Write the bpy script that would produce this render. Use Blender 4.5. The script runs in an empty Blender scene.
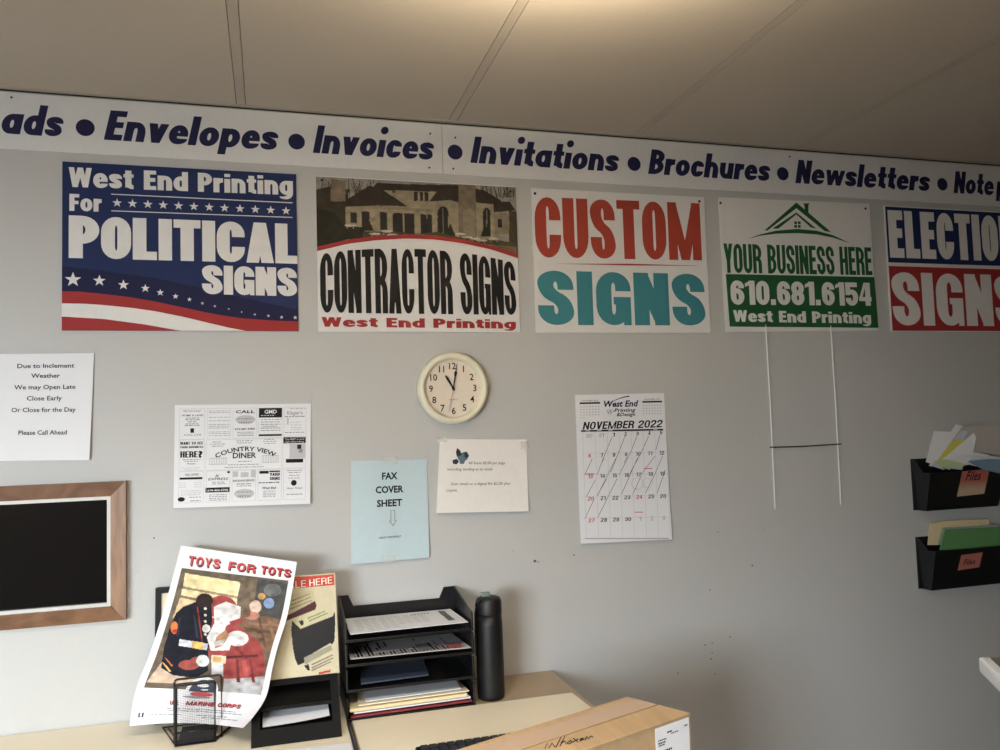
import bpy, bmesh, math, random
import numpy as np
from mathutils import Vector, Matrix
from mathutils.geometry import delaunay_2d_cdt
random.seed(7)
S = bpy.context.scene
COL = S.collection

# ------------------------------------------------------------------ camera
FPX, YAW, PITCH, ROLL, DIST, CZ = 804.02874, .27999873, .06264977, -.0304272, 2.36174, 1.50
cy, sy, cp, sp = math.cos(YAW), math.sin(YAW), math.cos(PITCH), math.sin(PITCH)
FW = Vector((sy*cp, cy*cp, sp)); RT0 = Vector((cy, -sy, 0)); UP0 = RT0.cross(FW)
RT = RT0*math.cos(ROLL) + UP0*math.sin(ROLL); UP = -RT0*math.sin(ROLL) + UP0*math.cos(ROLL)
CAMP = Vector((0, -DIST, CZ))
cam = bpy.data.cameras.new('camera'); cam.sensor_width = 36; cam.lens = FPX/1000*36; cam.clip_start = .02
co = bpy.data.objects.new('camera', cam); COL.objects.link(co)
m3 = Matrix((RT, UP, -FW)).transposed()
co.matrix_world = Matrix.Translation(CAMP) @ m3.to_4x4()
S.camera = co

def at(px, py, Y=0.0):
    """measured point of the photograph -> metres on the upright plane y = Y"""
    d = FW + RT*((px-500)/FPX) + UP*((375-py)/FPX)
    return CAMP + d*((Y+DIST)/d.y)
def atz(px, py, Z):
    d = FW + RT*((px-500)/FPX) + UP*((375-py)/FPX)
    return CAMP + d*((Z-CZ)/d.z)

# ------------------------------------------------------------------ materials
def lin(c):
    return tuple(((v/255)/12.92 if v/255 <= .04045 else ((v/255+.055)/1.055)**2.4) for v in c)
MATS = {}
def mat(name, rgb, rough=.5, metal=0., bump=0., bscale=60., vary=.04, spec=.5, trans=0., alpha=1., coat=0.):
    if name in MATS: return MATS[name]
    m = bpy.data.materials.new(name); m.use_nodes = True; n = m.node_tree; b = n.nodes['Principled BSDF']
    c = lin(rgb)
    b.inputs['Roughness'].default_value = rough; b.inputs['Metallic'].default_value = metal
    b.inputs['Specular IOR Level'].default_value = spec
    b.inputs['Transmission Weight'].default_value = trans; b.inputs['Alpha'].default_value = alpha
    b.inputs['Coat Weight'].default_value = coat
    tc = n.nodes.new('ShaderNodeTexCoord'); nz = n.nodes.new('ShaderNodeTexNoise'); nz.inputs['Scale'].default_value = bscale
    n.links.new(tc.outputs['Object'], nz.inputs['Vector'])
    mx = n.nodes.new('ShaderNodeMix'); mx.data_type = 'RGBA'
    n.links.new(nz.outputs['Fac'], mx.inputs[0])
    mx.inputs[6].default_value = tuple(v*(1-vary) for v in c)+(1,); mx.inputs[7].default_value = tuple(min(1, v*(1+vary)) for v in c)+(1,)
    n.links.new(mx.outputs[2], b.inputs['Base Color'])
    if bump:
        bp = n.nodes.new('ShaderNodeBump'); bp.inputs['Strength'].default_value = bump; bp.inputs['Distance'].default_value = .002
        n.links.new(nz.outputs['Fac'], bp.inputs['Height']); n.links.new(bp.outputs[0], b.inputs['Normal'])
    MATS[name] = m
    return m

def wall_mat():
    m = mat('painted_wall', (190, 190, 187), .55, bump=.25, bscale=220, vary=.015)
    n = m.node_tree; b = n.nodes['Principled BSDF']; mx = [x for x in n.nodes if x.type == 'MIX'][0]
    tc = [x for x in n.nodes if x.type == 'TEX_COORD'][0]
    nz = n.nodes.new('ShaderNodeTexNoise'); nz.inputs['Scale'].default_value = 2.2; nz.inputs['Detail'].default_value = 6
    n.links.new(tc.outputs['Object'], nz.inputs['Vector'])
    r = n.nodes.new('ShaderNodeValToRGB'); r.color_ramp.elements[0].color = (.93, .93, .93, 1); r.color_ramp.elements[1].color = (1, 1, 1, 1)
    n.links.new(nz.outputs['Fac'], r.inputs[0])
    # sparse scuff specks
    v = n.nodes.new('ShaderNodeTexVoronoi'); v.inputs['Scale'].default_value = 4.5; n.links.new(tc.outputs['Object'], v.inputs['Vector'])
    r2 = n.nodes.new('ShaderNodeValToRGB'); r2.color_ramp.elements[0].position = .012; r2.color_ramp.elements[0].color = (.45, .4, .36, 1)
    r2.color_ramp.elements[1].position = .022; r2.color_ramp.elements[1].color = (1, 1, 1, 1)
    n.links.new(v.outputs['Distance'], r2.inputs[0])
    a = n.nodes.new('ShaderNodeMix'); a.data_type = 'RGBA'; a.blend_type = 'MULTIPLY'; a.inputs[0].default_value = 1
    n.links.new(mx.outputs[2], a.inputs[6]); n.links.new(r.outputs[0], a.inputs[7])
    a2 = n.nodes.new('ShaderNodeMix'); a2.data_type = 'RGBA'; a2.blend_type = 'MULTIPLY'; a2.inputs[0].default_value = 1
    n.links.new(a.outputs[2], a2.inputs[6]); n.links.new(r2.outputs[0], a2.inputs[7])
    n.links.new(a2.outputs[2], b.inputs['Base Color'])
    return m

def wood_mat(name, c0, c1, scale=(3, 40, 40), rough=.45):
    m = bpy.data.materials.new(name); m.use_nodes = True; n = m.node_tree; b = n.nodes['Principled BSDF']; b.inputs['Roughness'].default_value = rough
    tc = n.nodes.new('ShaderNodeTexCoord'); mp = n.nodes.new('ShaderNodeMapping'); mp.inputs['Scale'].default_value = scale
    nz = n.nodes.new('ShaderNodeTexNoise'); nz.inputs['Scale'].default_value = 1; nz.inputs['Detail'].default_value = 8; nz.inputs['Distortion'].default_value = 1.2
    r = n.nodes.new('ShaderNodeValToRGB'); r.color_ramp.elements[0].position = .35; r.color_ramp.elements[1].position = .65
    r.color_ramp.elements[0].color = lin(c0)+(1,); r.color_ramp.elements[1].color = lin(c1)+(1,)
    n.links.new(tc.outputs['Object'], mp.inputs[0]); n.links.new(mp.outputs[0], nz.inputs['Vector']); n.links.new(nz.outputs['Fac'], r.inputs[0]); n.links.new(r.outputs[0], b.inputs['Base Color'])
    bp = n.nodes.new('ShaderNodeBump'); bp.inputs['Strength'].default_value = .15; bp.inputs['Distance'].default_value = .002
    n.links.new(nz.outputs['Fac'], bp.inputs['Height']); n.links.new(bp.outputs[0], b.inputs['Normal'])
    return m

def attr_mat(name, rough=.5):
    m = bpy.data.materials.new(name); m.use_nodes = True; n = m.node_tree; b = n.nodes['Principled BSDF']; b.inputs['Roughness'].default_value = rough; b.inputs['Specular IOR Level'].default_value = .2
    a = n.nodes.new('ShaderNodeAttribute'); a.attribute_name = 'print'; n.links.new(a.outputs['Color'], b.inputs['Base Color'])
    return m

WHITE = mat('sign_white', (222, 220, 216), .55)
BANNER = mat('banner_white', (222, 222, 220), .4)
NAVY = mat('navy_ink', (34, 35, 70), .6, spec=.2)
BLUE = mat('sign_blue', (30, 43, 84), .6, spec=.2)
DNAVY = mat('sign_dark_navy', (24, 26, 62), .6, spec=.2)
RED = mat('sign_red', (152, 48, 48), .6, spec=.2)
BRICK = mat('sign_orange_red', (162, 66, 52), .6, spec=.2)
TEAL = mat('sign_teal', (60, 126, 136), .6, spec=.2)
GREEN = mat('sign_green', (36, 86, 50), .6, spec=.2)
INK = mat('black_ink', (22, 21, 22), .6, spec=.2)
GINK = mat('grey_ink', (135, 135, 138), .5)
LINK = mat('light_grey_ink', (188, 188, 190), .5)
RINK = mat('red_ink', (190, 48, 50), .45)
PAPER = mat('white_paper', (228, 228, 230), .6, vary=.01)
CREAMP = mat('cream_paper', (226, 212, 184), .6)
FAXP = mat('pale_blue_paper', (186, 205, 209), .4)
HOLE = mat('dark_hole', (20, 20, 20), .6)
BLACKP = mat('black_plastic', (12, 12, 13), .5, spec=.2, vary=.1)
BLACKM = mat('black_metal', (20, 20, 22), .35, metal=.3)
STEEL = mat('galvanized_wire', (236, 236, 232), .4, metal=.05)
DSTEEL = mat('dark_wire', (80, 80, 82), .4, metal=.7)
CLOCKW = mat('clock_ivory', (232, 226, 200), .35)
CLOCKF = mat('clock_face', (226, 214, 196), .5)

# ------------------------------------------------------------------ object helpers
def link(o, parent=None):
    COL.objects.link(o)
    if parent is not None: o.parent = parent
    return o
def tag(o, label=None, cat=None, group=None, kind=None):
    if label: o['label'] = label
    if cat: o['category'] = cat
    if group: o['group'] = group
    if kind: o['kind'] = kind
    return o
def thing(name, label, cat, loc, group=None):
    o = bpy.data.objects.new(name, None); o.empty_display_size = .05; COL.objects.link(o); o.location = loc
    return tag(o, label, cat, group)
def worldloc(o):
    v = Vector((0, 0, 0))
    while o is not None: v += o.location; o = o.parent
    return v
class MB:
    """collects world-space faces with material slots, builds ONE mesh object"""
    def __init__(s): s.v = []; s.f = []; s.mi = []; s.mats = []
    def slot(s, m):
        if m not in s.mats: s.mats.append(m)
        return s.mats.index(m)
    def poly(s, pts, m):
        k = len(s.v); s.v += [tuple(p) for p in pts]; s.f.append(tuple(range(k, k+len(pts)))); s.mi.append(s.slot(m))
    def grid(s, fn, nu, nv, m):
        k = len(s.v); sl = s.slot(m)
        for j in range(nv+1):
            for i in range(nu+1): s.v.append(tuple(fn(i/nu, j/nv)))
        for j in range(nv):
            for i in range(nu):
                a = k+j*(nu+1)+i; s.f.append((a, a+1, a+nu+2, a+nu+1)); s.mi.append(sl)
    def box(s, lo, hi, m, M=None):
        k = len(s.v); sl = s.slot(m)
        for x in (lo[0], hi[0]):
            for y in (lo[1], hi[1]):
                for z in (lo[2], hi[2]):
                    p = Vector((x, y, z)); s.v.append(tuple(M @ p if M else p))
        for q in ((0, 1, 3, 2), (4, 6, 7, 5), (0, 4, 5, 1), (2, 3, 7, 6), (0, 2, 6, 4), (1, 5, 7, 3)):
            s.f.append(tuple(k+i for i in q)); s.mi.append(sl)
    def prism(s, pts, vec, m):
        """solid between polygon pts and pts+vec"""
        k = len(s.v); n = len(pts); sl = s.slot(m); vec = Vector(vec)
        s.v += [tuple(p) for p in pts] + [tuple(Vector(p)+vec) for p in pts]
        s.f.append(tuple(range(k, k+n))[::-1]); s.f.append(tuple(range(k+n, k+2*n))); s.mi += [sl, sl]
        for i in range(n):
            j = (i+1) % n; s.f.append((k+i, k+j, k+n+j, k+n+i)); s.mi.append(sl)
    def tube(s, pts, r, m, n=8, closed=False):
        pts = [Vector(p) for p in pts]; k = len(s.v); sl = s.slot(m); N = len(pts)
        for i, p in enumerate(pts):
            if closed: d = pts[(i+1) % N]-pts[i-1]
            else: d = pts[min(i+1, N-1)]-pts[max(i-1, 0)]
            d.normalize(); a = d.cross(Vector((0, 0, 1)) if abs(d.z) < .9 else Vector((1, 0, 0))).normalized(); b = d.cross(a)
            rr = r[i] if isinstance(r, (list, tuple)) else r
            for q in range(n):
                t = 2*math.pi*q/n; s.v.append(tuple(p+a*math.cos(t)*rr+b*math.sin(t)*rr))
        for i in range(N if closed else N-1):
            for q in range(n):
                a0 = k+i*n+q; a1 = k+i*n+(q+1) % n; b0 = k+((i+1) % N)*n+q; b1 = k+((i+1) % N)*n+(q+1) % n
                s.f.append((a0, a1, b1, b0)); s.mi.append(sl)
        if not closed:
            s.f.append(tuple(k+q for q in range(n))[::-1]); s.f.append(tuple(k+(N-1)*n+q for q in range(n))); s.mi += [sl, sl]
    def lathe(s, prof, c, m, n=48, axis='z', cap=True):
        """prof: (radius, height) along the axis from c"""
        k = len(s.v); sl = s.slot(m); c = Vector(c)
        for r, h in prof:
            for q in range(n):
                t = 2*math.pi*q/n; a, b = r*math.cos(t), r*math.sin(t)
                s.v.append(tuple(c+(Vector((a, b, h)) if axis == 'z' else Vector((a, -h, b)))))
        for i in range(len(prof)-1):
            for q in range(n):
                s.f.append((k+i*n+q, k+i*n+(q+1) % n, k+(i+1)*n+(q+1) % n, k+(i+1)*n+q)); s.mi.append(sl)
        if cap:
            s.f.append(tuple(k+q for q in range(n))[::-1]); s.f.append(tuple(k+(len(prof)-1)*n+q for q in range(n))); s.mi += [sl, sl]
    def build(s, name, parent=None, smooth=False, bevel=0, normals=False):
        me = bpy.data.meshes.new(name); off = worldloc(parent) if parent else Vector((0, 0, 0))
        me.from_pydata([(x-off.x, y-off.y, z-off.z) for x, y, z in s.v], [], s.f)
        for m in s.mats: me.materials.append(m)
        me.polygons.foreach_set('material_index', s.mi)
        if normals:
            bm = bmesh.new(); bm.from_mesh(me); bmesh.ops.recalc_face_normals(bm, faces=bm.faces); bm.to_mesh(me); bm.free()
        if smooth: me.polygons.foreach_set('use_smooth', [True]*len(me.polygons))
        o = link(bpy.data.objects.new(name, me), parent)
        if bevel:
            b = o.modifiers.new('bevel', 'BEVEL'); b.width = bevel; b.segments = 2; b.limit_method = 'ANGLE'
        return o

# ------------------------------------------------------------------ lettering engine (own glyphs, elliptical pen)
def fil(P, Rr, closed, seg=6):
    n = len(P); out = []
    for i in range(n):
        if not closed and i in (0, n-1): out.append(P[i].copy()); continue
        if Rr[i] <= 0: out += [P[i].copy()]*(seg+1); continue
        a, b = P[i-1], P[(i+1) % n]; la, lb = max((a-P[i]).length, 1e-6), max((b-P[i]).length, 1e-6)
        ra = la/2 if (closed or i > 1) else la*.85; rb = lb/2 if (closed or i < n-2) else lb*.85
        da, db = min(Rr[i], ra), min(Rr[i], rb)
        p0 = P[i]+(a-P[i])/la*da; p3 = P[i]+(b-P[i])/lb*db; c1 = p0.lerp(P[i], .56); c2 = p3.lerp(P[i], .56)
        for k in range(seg+1):
            t = k/seg; out.append(p0*(1-t)**3+c1*3*t*(1-t)**2+c2*3*t*t*(1-t)+p3*t**3)
    return out
def stroke(pts, s, t, closed=False):
    """pen stroke: both edges are offset from the centre line first, then rounded each by its own radius"""
    P = [Vector(p[:2]) for p in pts]; r = [p[2] if len(p) > 2 else 0 for p in pts]; n = len(P); m = n if closed else n-1
    D = [(P[(i+1) % n]-P[i]).normalized() for i in range(m)]; N = [Vector((-d.y, d.x)) for d in D]
    Hh = [math.hypot(s/2*q.x, t/2*q.y) for q in N]; sides = []
    for sg in (1, -1):
        O = []; RR = []
        for i in range(n):
            if not closed and i == 0: O.append(P[0]+N[0]*Hh[0]*sg); RR.append(0); continue
            if not closed and i == n-1: O.append(P[i]+N[-1]*Hh[-1]*sg); RR.append(0); continue
            n0, n1, h0, h1 = N[i-1], N[i % m], Hh[i-1]*sg, Hh[i % m]*sg; c0 = P[i].dot(n0)+h0; c1 = P[i].dot(n1)+h1
            det = n0.x*n1.y-n0.y*n1.x
            O.append(P[i]+(n0*h0+n1*h1)/2 if abs(det) < 1e-4 else Vector(((c0*n1.y-c1*n0.y)/det, (n0.x*c1-n1.x*c0)/det)))
            turn = D[i-1].x*D[i % m].y-D[i-1].y*D[i % m].x; RR.append(0 if r[i] == 0 else (r[i]*.38 if turn*sg > 0 else r[i]+.06))
        sides.append(fil(O, RR, closed))
    L, R = sides; k = len(L)
    return [[L[i], L[(i+1) % k], R[(i+1) % k], R[i]] for i in range(k if closed else k-1)]
def rect(x0, y0, x1, y1): return [[Vector((x0, y0)), Vector((x1, y0)), Vector((x1, y1)), Vector((x0, y1))]]
def dg(xa, ya, xb, yb, w): return [[Vector((xa, ya)), Vector((xa+w, ya)), Vector((xb+w, yb)), Vector((xb, yb))]]
def disc(cx, cy_, rx, ry, n=14): return [[Vector((cx+rx*math.cos(2*math.pi*i/n), cy_+ry*math.sin(2*math.pi*i/n))) for i in range(n)]]
def glyph(c, st):
    w, s, t, r, X = st['w'], st['s'], st['t'], st['r'], st.get('x', .75)
    mult = {'M': 1.4, 'W': 1.5, 'I': 0, '1': .72, '.': 0, 'N': 1.04, 'i': 0, 'l': 0, 't': .68, 'r': .68, 'f': .66, 'w': 1.42, 'L': .82, 'E': .84, 'F': .82, 'm': 1.5,
            's': .86, 'e': .95, 'v': .98, 'c': .9, ' ': .5, 'T': .94, "'": 0, 'c2': 1}.get(c, 1.)
    w = s if mult == 0 else max(w*mult, s*1.05)
    if c == ' ': return [], st['w']*.5
    L, R, B, T, C = s/2, w-s/2, t/2, 1-t/2, w/2; Xt = X-t/2
    K = stroke
    def ring(x0, x1, y0, y1): return K([(x0, y0, r), (x1, y0, r), (x1, y1, r), (x0, y1, r)], s, t, True)
    stem = rect(0, 0, s, 1)
    if c == 'A': e = s*.98; return dg(0, 0, C-e/2, 1, e)+dg(w-e, 0, C-e/2, 1, e)+rect(w*.25, .17, w*.75, .17+t*.85), w
    if c == 'B': return stem+K([(L, B), (R, B, r), (R, .52, r), (L, .52)], s, t)+K([(L, .52), (R*.97, .52, r), (R*.97, T, r), (L, T)], s, t), w
    if c == 'C': return K([(R, .62), (R, T, r), (L, T, r), (L, B, r), (R, B, r), (R, .38)], s, t), w
    if c == 'D': return stem+K([(L, B), (R, B, r), (R, T, r), (L, T)], s, t), w
    if c == 'E': return stem+rect(0, 0, w, t)+rect(0, 1-t, w, 1)+rect(0, .5-t/2+.02, w*.93, .5+t/2+.02), w
    if c == 'F': return stem+rect(0, 1-t, w, 1)+rect(0, .5-t/2, w*.93, .5+t/2), w
    if c == 'G': return K([(R, .64), (R, T, r), (L, T, r), (L, B, r), (R, B, r), (R, .52)], s, t)+rect(C, .53-t*.7, w, .53)+rect(w-s*.5, 0, w, .5), w
    if c == 'H': return stem+rect(w-s, 0, w, 1)+rect(0, .5-t/2, w, .5+t/2), w
    if c == 'I' : return stem, w
    if c == 'L': return stem+rect(0, 0, w, t), w
    if c == 'M': e = s*.8; return rect(0, 0, s*.85, 1)+rect(w-s*.85, 0, w, 1)+dg(0, 1, C-e/2, 0, e)+dg(w-e, 1, C-e/2, 0, e), w
    if c == 'N': return stem+rect(w-s, 0, w, 1)+dg(0, 1, w-s*.92, 0, s*.92), w
    if c in 'O0': return ring(L, R, B, T), w
    if c == 'P': return stem+K([(L, .44), (R, .44, r), (R, T, r), (L, T)], s, t), w
    if c == 'R': return stem+K([(L, .5), (R, .5, r), (R, T, r), (L, T)], s, t)+K([(C*.8, .5), (R, .5, r*.8), (R, 0)], s, t), w
    if c == 'S': return K([(R, .65), (R, T, r), (L, T, r), (L, .61, r), (R, .41, r), (R, B, r), (L, B, r), (L, .36)], s, t), w
    if c == 'T': return rect(C-s/2, 0, C+s/2, 1)+rect(0, 1-t, w, 1), w
    if c == 'U': return K([(L, 1), (L, B, r), (R, B, r), (R, 1)], s, t), w
    if c == 'V': e = s; return dg(0, 1, C-e/2, 0, e)+dg(w-e, 1, C-e/2, 0, e), w
    if c == 'W': e = s*.82; return dg(0, 1, w*.28-e/2, 0, e)+dg(C-e/2, 1, w*.28-e/2, 0, e)+dg(C-e/2, 1, w*.72-e/2, 0, e)+dg(w-e, 1, w*.72-e/2, 0, e), w
    if c == 'Y': e = s; return dg(0, 1, C-e/2, .38, e)+dg(w-e, 1, C-e/2, .38, e)+rect(C-s/2, 0, C+s/2, .42), w
    if c == '1': return rect(w-s, 0, w, 1)+[[Vector((0, .74)), Vector((w-s, .8)), Vector((w-s, 1)), Vector((w-s*.8, 1)), Vector((0, .88))]], w
    if c == '2': return K([(L, .66), (L, T, r), (R, T, r), (R, .55, r), (L, .22, r*.5), (L, 0)], s, t)+rect(0, 0, w, t), w
    if c == '4': return rect(w*.5, 0, w*.5+s, 1)+rect(0, .2, w, .2+t*.9)+dg(0, .3, w*.42, 1, s*.55), w
    if c == '5': return rect(0, 1-t, w*.95, 1)+rect(0, .45, s*.9, 1)+K([(L, .58), (R, .62, r), (R, B, r), (L, B, r), (L, .33)], s, t), w
    if c == '3': return K([(L, .7), (L, T, r), (R, T, r), (R, .53, r), (L*1.6, .53)], s, t)+K([(L*1.6, .53), (R, .53, r), (R, B, r), (L, B, r), (L, .3)], s, t), w
    if c == '7': return rect(0, 1-t, w, 1)+dg(w*.12, 0, w-s*1.05, 1-t*.5, s*1.05), w
    if c == '9': return K([(L, .32), (L, B, r), (R, B, r), (R, T, r), (L, T, r), (L, .42, r), (R, .42)], s, t), w
    if c == '6': return K([(R, .68), (R, T, r), (L, T, r), (L, B, r), (R, B, r), (R, .58, r), (L, .58)], s, t), w
    if c == '8': return ring(L, R, B, .53)+ring(L*1.04, R-L*.04, .51, T), w
    if c == '.': return rect(0, 0, s*.9, t*1.2), s
    if c == 'a': return ring(L, R, B, Xt)+rect(w-s, 0, w, X), w
    if c == 'b': return ring(L, R, B, Xt)+stem, w
    if c == 'c': return K([(R, X*.64), (R, Xt, r), (L, Xt, r), (L, B, r), (R, B, r), (R, X*.36)], s, t), w
    if c == 'd': return ring(L, R, B, Xt)+rect(w-s, 0, w, 1), w
    if c == 'e': return K([(R, X*.42), (R, Xt, r), (L, Xt, r), (L, B, r), (R, B, r), (R, X*.3)], s, t)+rect(s*.5, X*.42, w, X*.42+t*.6), w
    if c == 'g': return ring(L, R, B, Xt)+K([(R, X), (R, -.24+t/2, r), (L, -.24+t/2, r), (L, -.1)], s, t), w
    if c == 'h': return stem+K([(L, 0), (L, Xt, r), (R, Xt, r), (R, 0)], s, t), w
    if c == 'i': return rect(0, 0, s, X-.03)+(disc(s/2, 1.0-.02, s*.56, s*.56*st.get('dot', 1)) if st.get('round') else rect(0, X+.07, s, 1)), w
    if c == 'l': return stem, w
    if c == 'n': return rect(0, 0, s, X)+K([(L, 0), (L, Xt, r), (R, Xt, r), (R, 0)], s, t), w
    if c == 'o': return ring(L, R, B, Xt), w
    if c == 'p': return ring(L, R, B, Xt)+rect(0, -.25, s, X), w
    if c == 'r': return rect(0, 0, s, X)+K([(L, X*.5), (L, Xt-.02, r), (w, Xt-.02)], s, t*1.15), w
    if c == 's': return K([(R, X*.66), (R, Xt, r), (L, Xt, r), (L, X*.6, r), (R, X*.42, r), (R, B, r), (L, B, r), (L, X*.34)], s, t*.92), w
    if c == 't': x0 = w*.18; return rect(x0, t*.4, x0+s, .95)+rect(0, X-t*.85, w, X)+K([(x0+s/2, X*.6), (x0+s/2, B, r), (w, B)], s, t), w
    if c == 'u': return rect(w-s, 0, w, X)+K([(L, X), (L, B, r), (R, B, r), (R, X)], s, t), w
    if c == 'v': e = s; return dg(0, X, C-e/2, 0, e)+dg(w-e, X, C-e/2, 0, e), w
    if c == 'w': e = s*.82; return dg(0, X, w*.28-e/2, 0, e)+dg(C-e/2, X, w*.28-e/2, 0, e)+dg(C-e/2, X, w*.72-e/2, 0, e)+dg(w-e, X, w*.72-e/2, 0, e), w
    return rect(0, 0, w, 1), w
GC = {}
def union(polys):
    V = []; F = []
    for p in polys:
        for k in range(1, len(p)-1):
            a, b_, c = p[0], p[k], p[k+1]; ar = (b_.x-a.x)*(c.y-a.y)-(b_.y-a.y)*(c.x-a.x)
            if abs(ar) < 1e-7: continue
            n = len(V); V += [a, b_, c]; F.append([n, n+1, n+2] if ar > 0 else [n, n+2, n+1])
    v, e, f, ov, oe, of = delaunay_2d_cdt(V, [], F, 0, 1e-5)
    def inside(q):
        for A in F:
            a, b_, c = V[A[0]], V[A[1]], V[A[2]]
            if (b_.x-a.x)*(q.y-a.y)-(b_.y-a.y)*(q.x-a.x) >= 0 and (c.x-b_.x)*(q.y-b_.y)-(c.y-b_.y)*(q.x-b_.x) >= 0 and (a.x-c.x)*(q.y-c.y)-(a.y-c.y)*(q.x-c.x) >= 0: return True
        return False
    return [[v[i] for i in t] for t in f if inside(sum((v[i] for i in t), Vector((0, 0)))/len(t))]
def cglyph(c, st):
    k = (c,)+tuple(sorted(st.items()))
    if k not in GC: g, w = glyph(c, st); GC[k] = (union(g) if g else [], w)
    return GC[k]
def layout(txt, st):
    """polys in a box 0..1 wide, cap height 1"""
    x = 0; out = []; sh = st.get('shear', 0)
    for c in txt:
        g, w = cglyph(c, st)
        for p in g: out.append([Vector((v.x+x, v.y)) for v in p])
        x += w+st.get('gap', .06)
    W = x-st.get('gap', .06)
    return [[Vector((v.x/W+sh*v.y/W, v.y)) for v in p] for p in out], W
IMPACT = dict(w=.5, s=.205, t=.17, r=.26, x=.8, gap=.045)
IMPACTW = dict(w=.62, s=.26, t=.2, r=.3, x=.76, gap=.06)      # wide heavy for the shop's name
WIDE = dict(w=.9, s=.38, t=.22, r=.4, x=.76, gap=.08)
NARROW = dict(w=.42, s=.168, t=.12, r=.24, x=.8, gap=.04)
FUTURA = dict(w=.6, s=.245, t=.20, r=.34, x=.66, gap=.05, shear=.2, round=True, dot=1.05)
DIN = dict(w=.5, s=.11, t=.11, r=.25, x=.72, gap=.1)

def ink_text(mb, txt, st, mp, m):
    P, W = layout(txt, st)
    for p in P: mb.poly([mp(v.x, v.y) for v in p], m)
def planar(p0, p1, h, Y, warp=None):
    """map unit text box to the upright plane: p0 base left, p1 base right, h cap height"""
    def f(u, v):
        if warp: u, v = warp(u, v)
        return Vector((p0.x+(p1.x-p0.x)*u, Y, p0.z+(p1.z-p0.z)*u+h*v))
    return f
def small_polys(txt, off=0., shear=0., space=1.):
    c = bpy.data.curves.new('tmp', 'FONT'); c.body = txt; c.size = 1; c.offset = off; c.shear = shear; c.space_character = space; c.resolution_u = 2
    o = bpy.data.objects.new('tmp', c); COL.objects.link(o); bpy.context.view_layer.update()
    me = bpy.data.meshes.new_from_object(o.evaluated_get(bpy.context.evaluated_depsgraph_get()))
    vs = [v.co.xy.copy() for v in me.vertices]; P = [[vs[i] for i in f.vertices] for f in me.polygons]
    bpy.data.objects.remove(o); bpy.data.curves.remove(c); bpy.data.meshes.remove(me)
    if not P: return [], 1
    xs = [v.x for p in P for v in p]; x0, x1 = min(xs), max(xs)
    return [[Vector(((v.x-x0)/(x1-x0), v.y/.72)) for v in p] for p in P], (x1-x0)/.72
def small(mb, txt, mp, m, off=0., shear=0., space=1.):
    P, W = small_polys(txt, off, shear, space)
    for p in P: mb.poly([mp(v.x, v.y) for v in p], m)

def paint(layers, base, X, Yc):
    """colours of a printed picture: X, Yc sample coordinates; layers of polygons / ellipses"""
    col = np.zeros((len(X), 3)); col[:] = lin(base)
    for L in layers:
        kind, c, a = L[0], lin(L[1]), L[2]
        if kind == 'e':
            cx, cy_, rx, ry = a; msk = ((X-cx)/rx)**2+((Yc-cy_)/ry)**2 < 1
        else:
            msk = np.zeros(len(X), bool); n = len(a)
            for i in range(n):
                x0, y0 = a[i]; x1, y1 = a[(i+1) % n]
                if y0 == y1: continue
                cnd = ((y0 > Yc) != (y1 > Yc)) & (X < (x1-x0)*(Yc-y0)/(y1-y0)+x0); msk ^= cnd
        col[msk] = c
    return col
def picture(name, parent, nu, nv, surf, samp, layers, base, rough=.5, grain=.12, seed=1, mottle=.16):
    X = []; Y = []; V = []; off = worldloc(parent)
    for j in range(nv+1):
        for i in range(nu+1):
            u, v = i/nu, j/nv; V.append(tuple(Vector(surf(u, v))-off)); a, b = samp(u, v); X.append(a); Y.append(b)
    col = paint(layers, base, np.array(X), np.array(Y))
    rng = np.random.default_rng(seed); cs_ = rng.normal(0, 1, (nv//7+3, nu//7+3)); yy, xx = np.mgrid[0:nv+1, 0:nu+1]/7.0; y0, x0 = yy.astype(int), xx.astype(int); fy, fx = yy-y0, xx-x0
    mt_ = (cs_[y0, x0]*(1-fx)+cs_[y0, x0+1]*fx)*(1-fy)+(cs_[y0+1, x0]*(1-fx)+cs_[y0+1, x0+1]*fx)*fy
    col = col*np.clip(1+mottle*mt_.reshape(-1, 1), .4, 1.7)
    g = rng.normal(0, grain, len(X)).reshape(nv+1, nu+1); g = (g+np.roll(g, 1, 0)+np.roll(g, 1, 1))/1.7
    col = np.clip(col*(1+g.reshape(-1, 1)), 0, 1)
    me = bpy.data.meshes.new(name)
    me.from_pydata(V, [], [(j*(nu+1)+i, j*(nu+1)+i+1, (j+1)*(nu+1)+i+1, (j+1)*(nu+1)+i) for j in range(nv) for i in range(nu)])
    at_ = me.color_attributes.new('print', 'FLOAT_COLOR', 'POINT'); at_.data.foreach_set('color', np.concatenate([col, np.ones((len(X), 1))], 1).ravel())
    me.materials.append(attr_mat(name+'_print', rough))
    return link(bpy.data.objects.new(name, me), parent)
def star(mb, c, r, Y, m, rot=0):
    pts = [Vector((c.x+rr*math.sin(a+rot), Y, c.z+rr*math.cos(a+rot))) for k in range(10) for a, rr in [(k*math.pi/5, r if k % 2 == 0 else r*.4)]]
    cc = Vector((c.x, Y, c.z))
    for k in range(10): mb.poly([cc, pts[k], pts[(k+1) % 10]], m)

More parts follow.
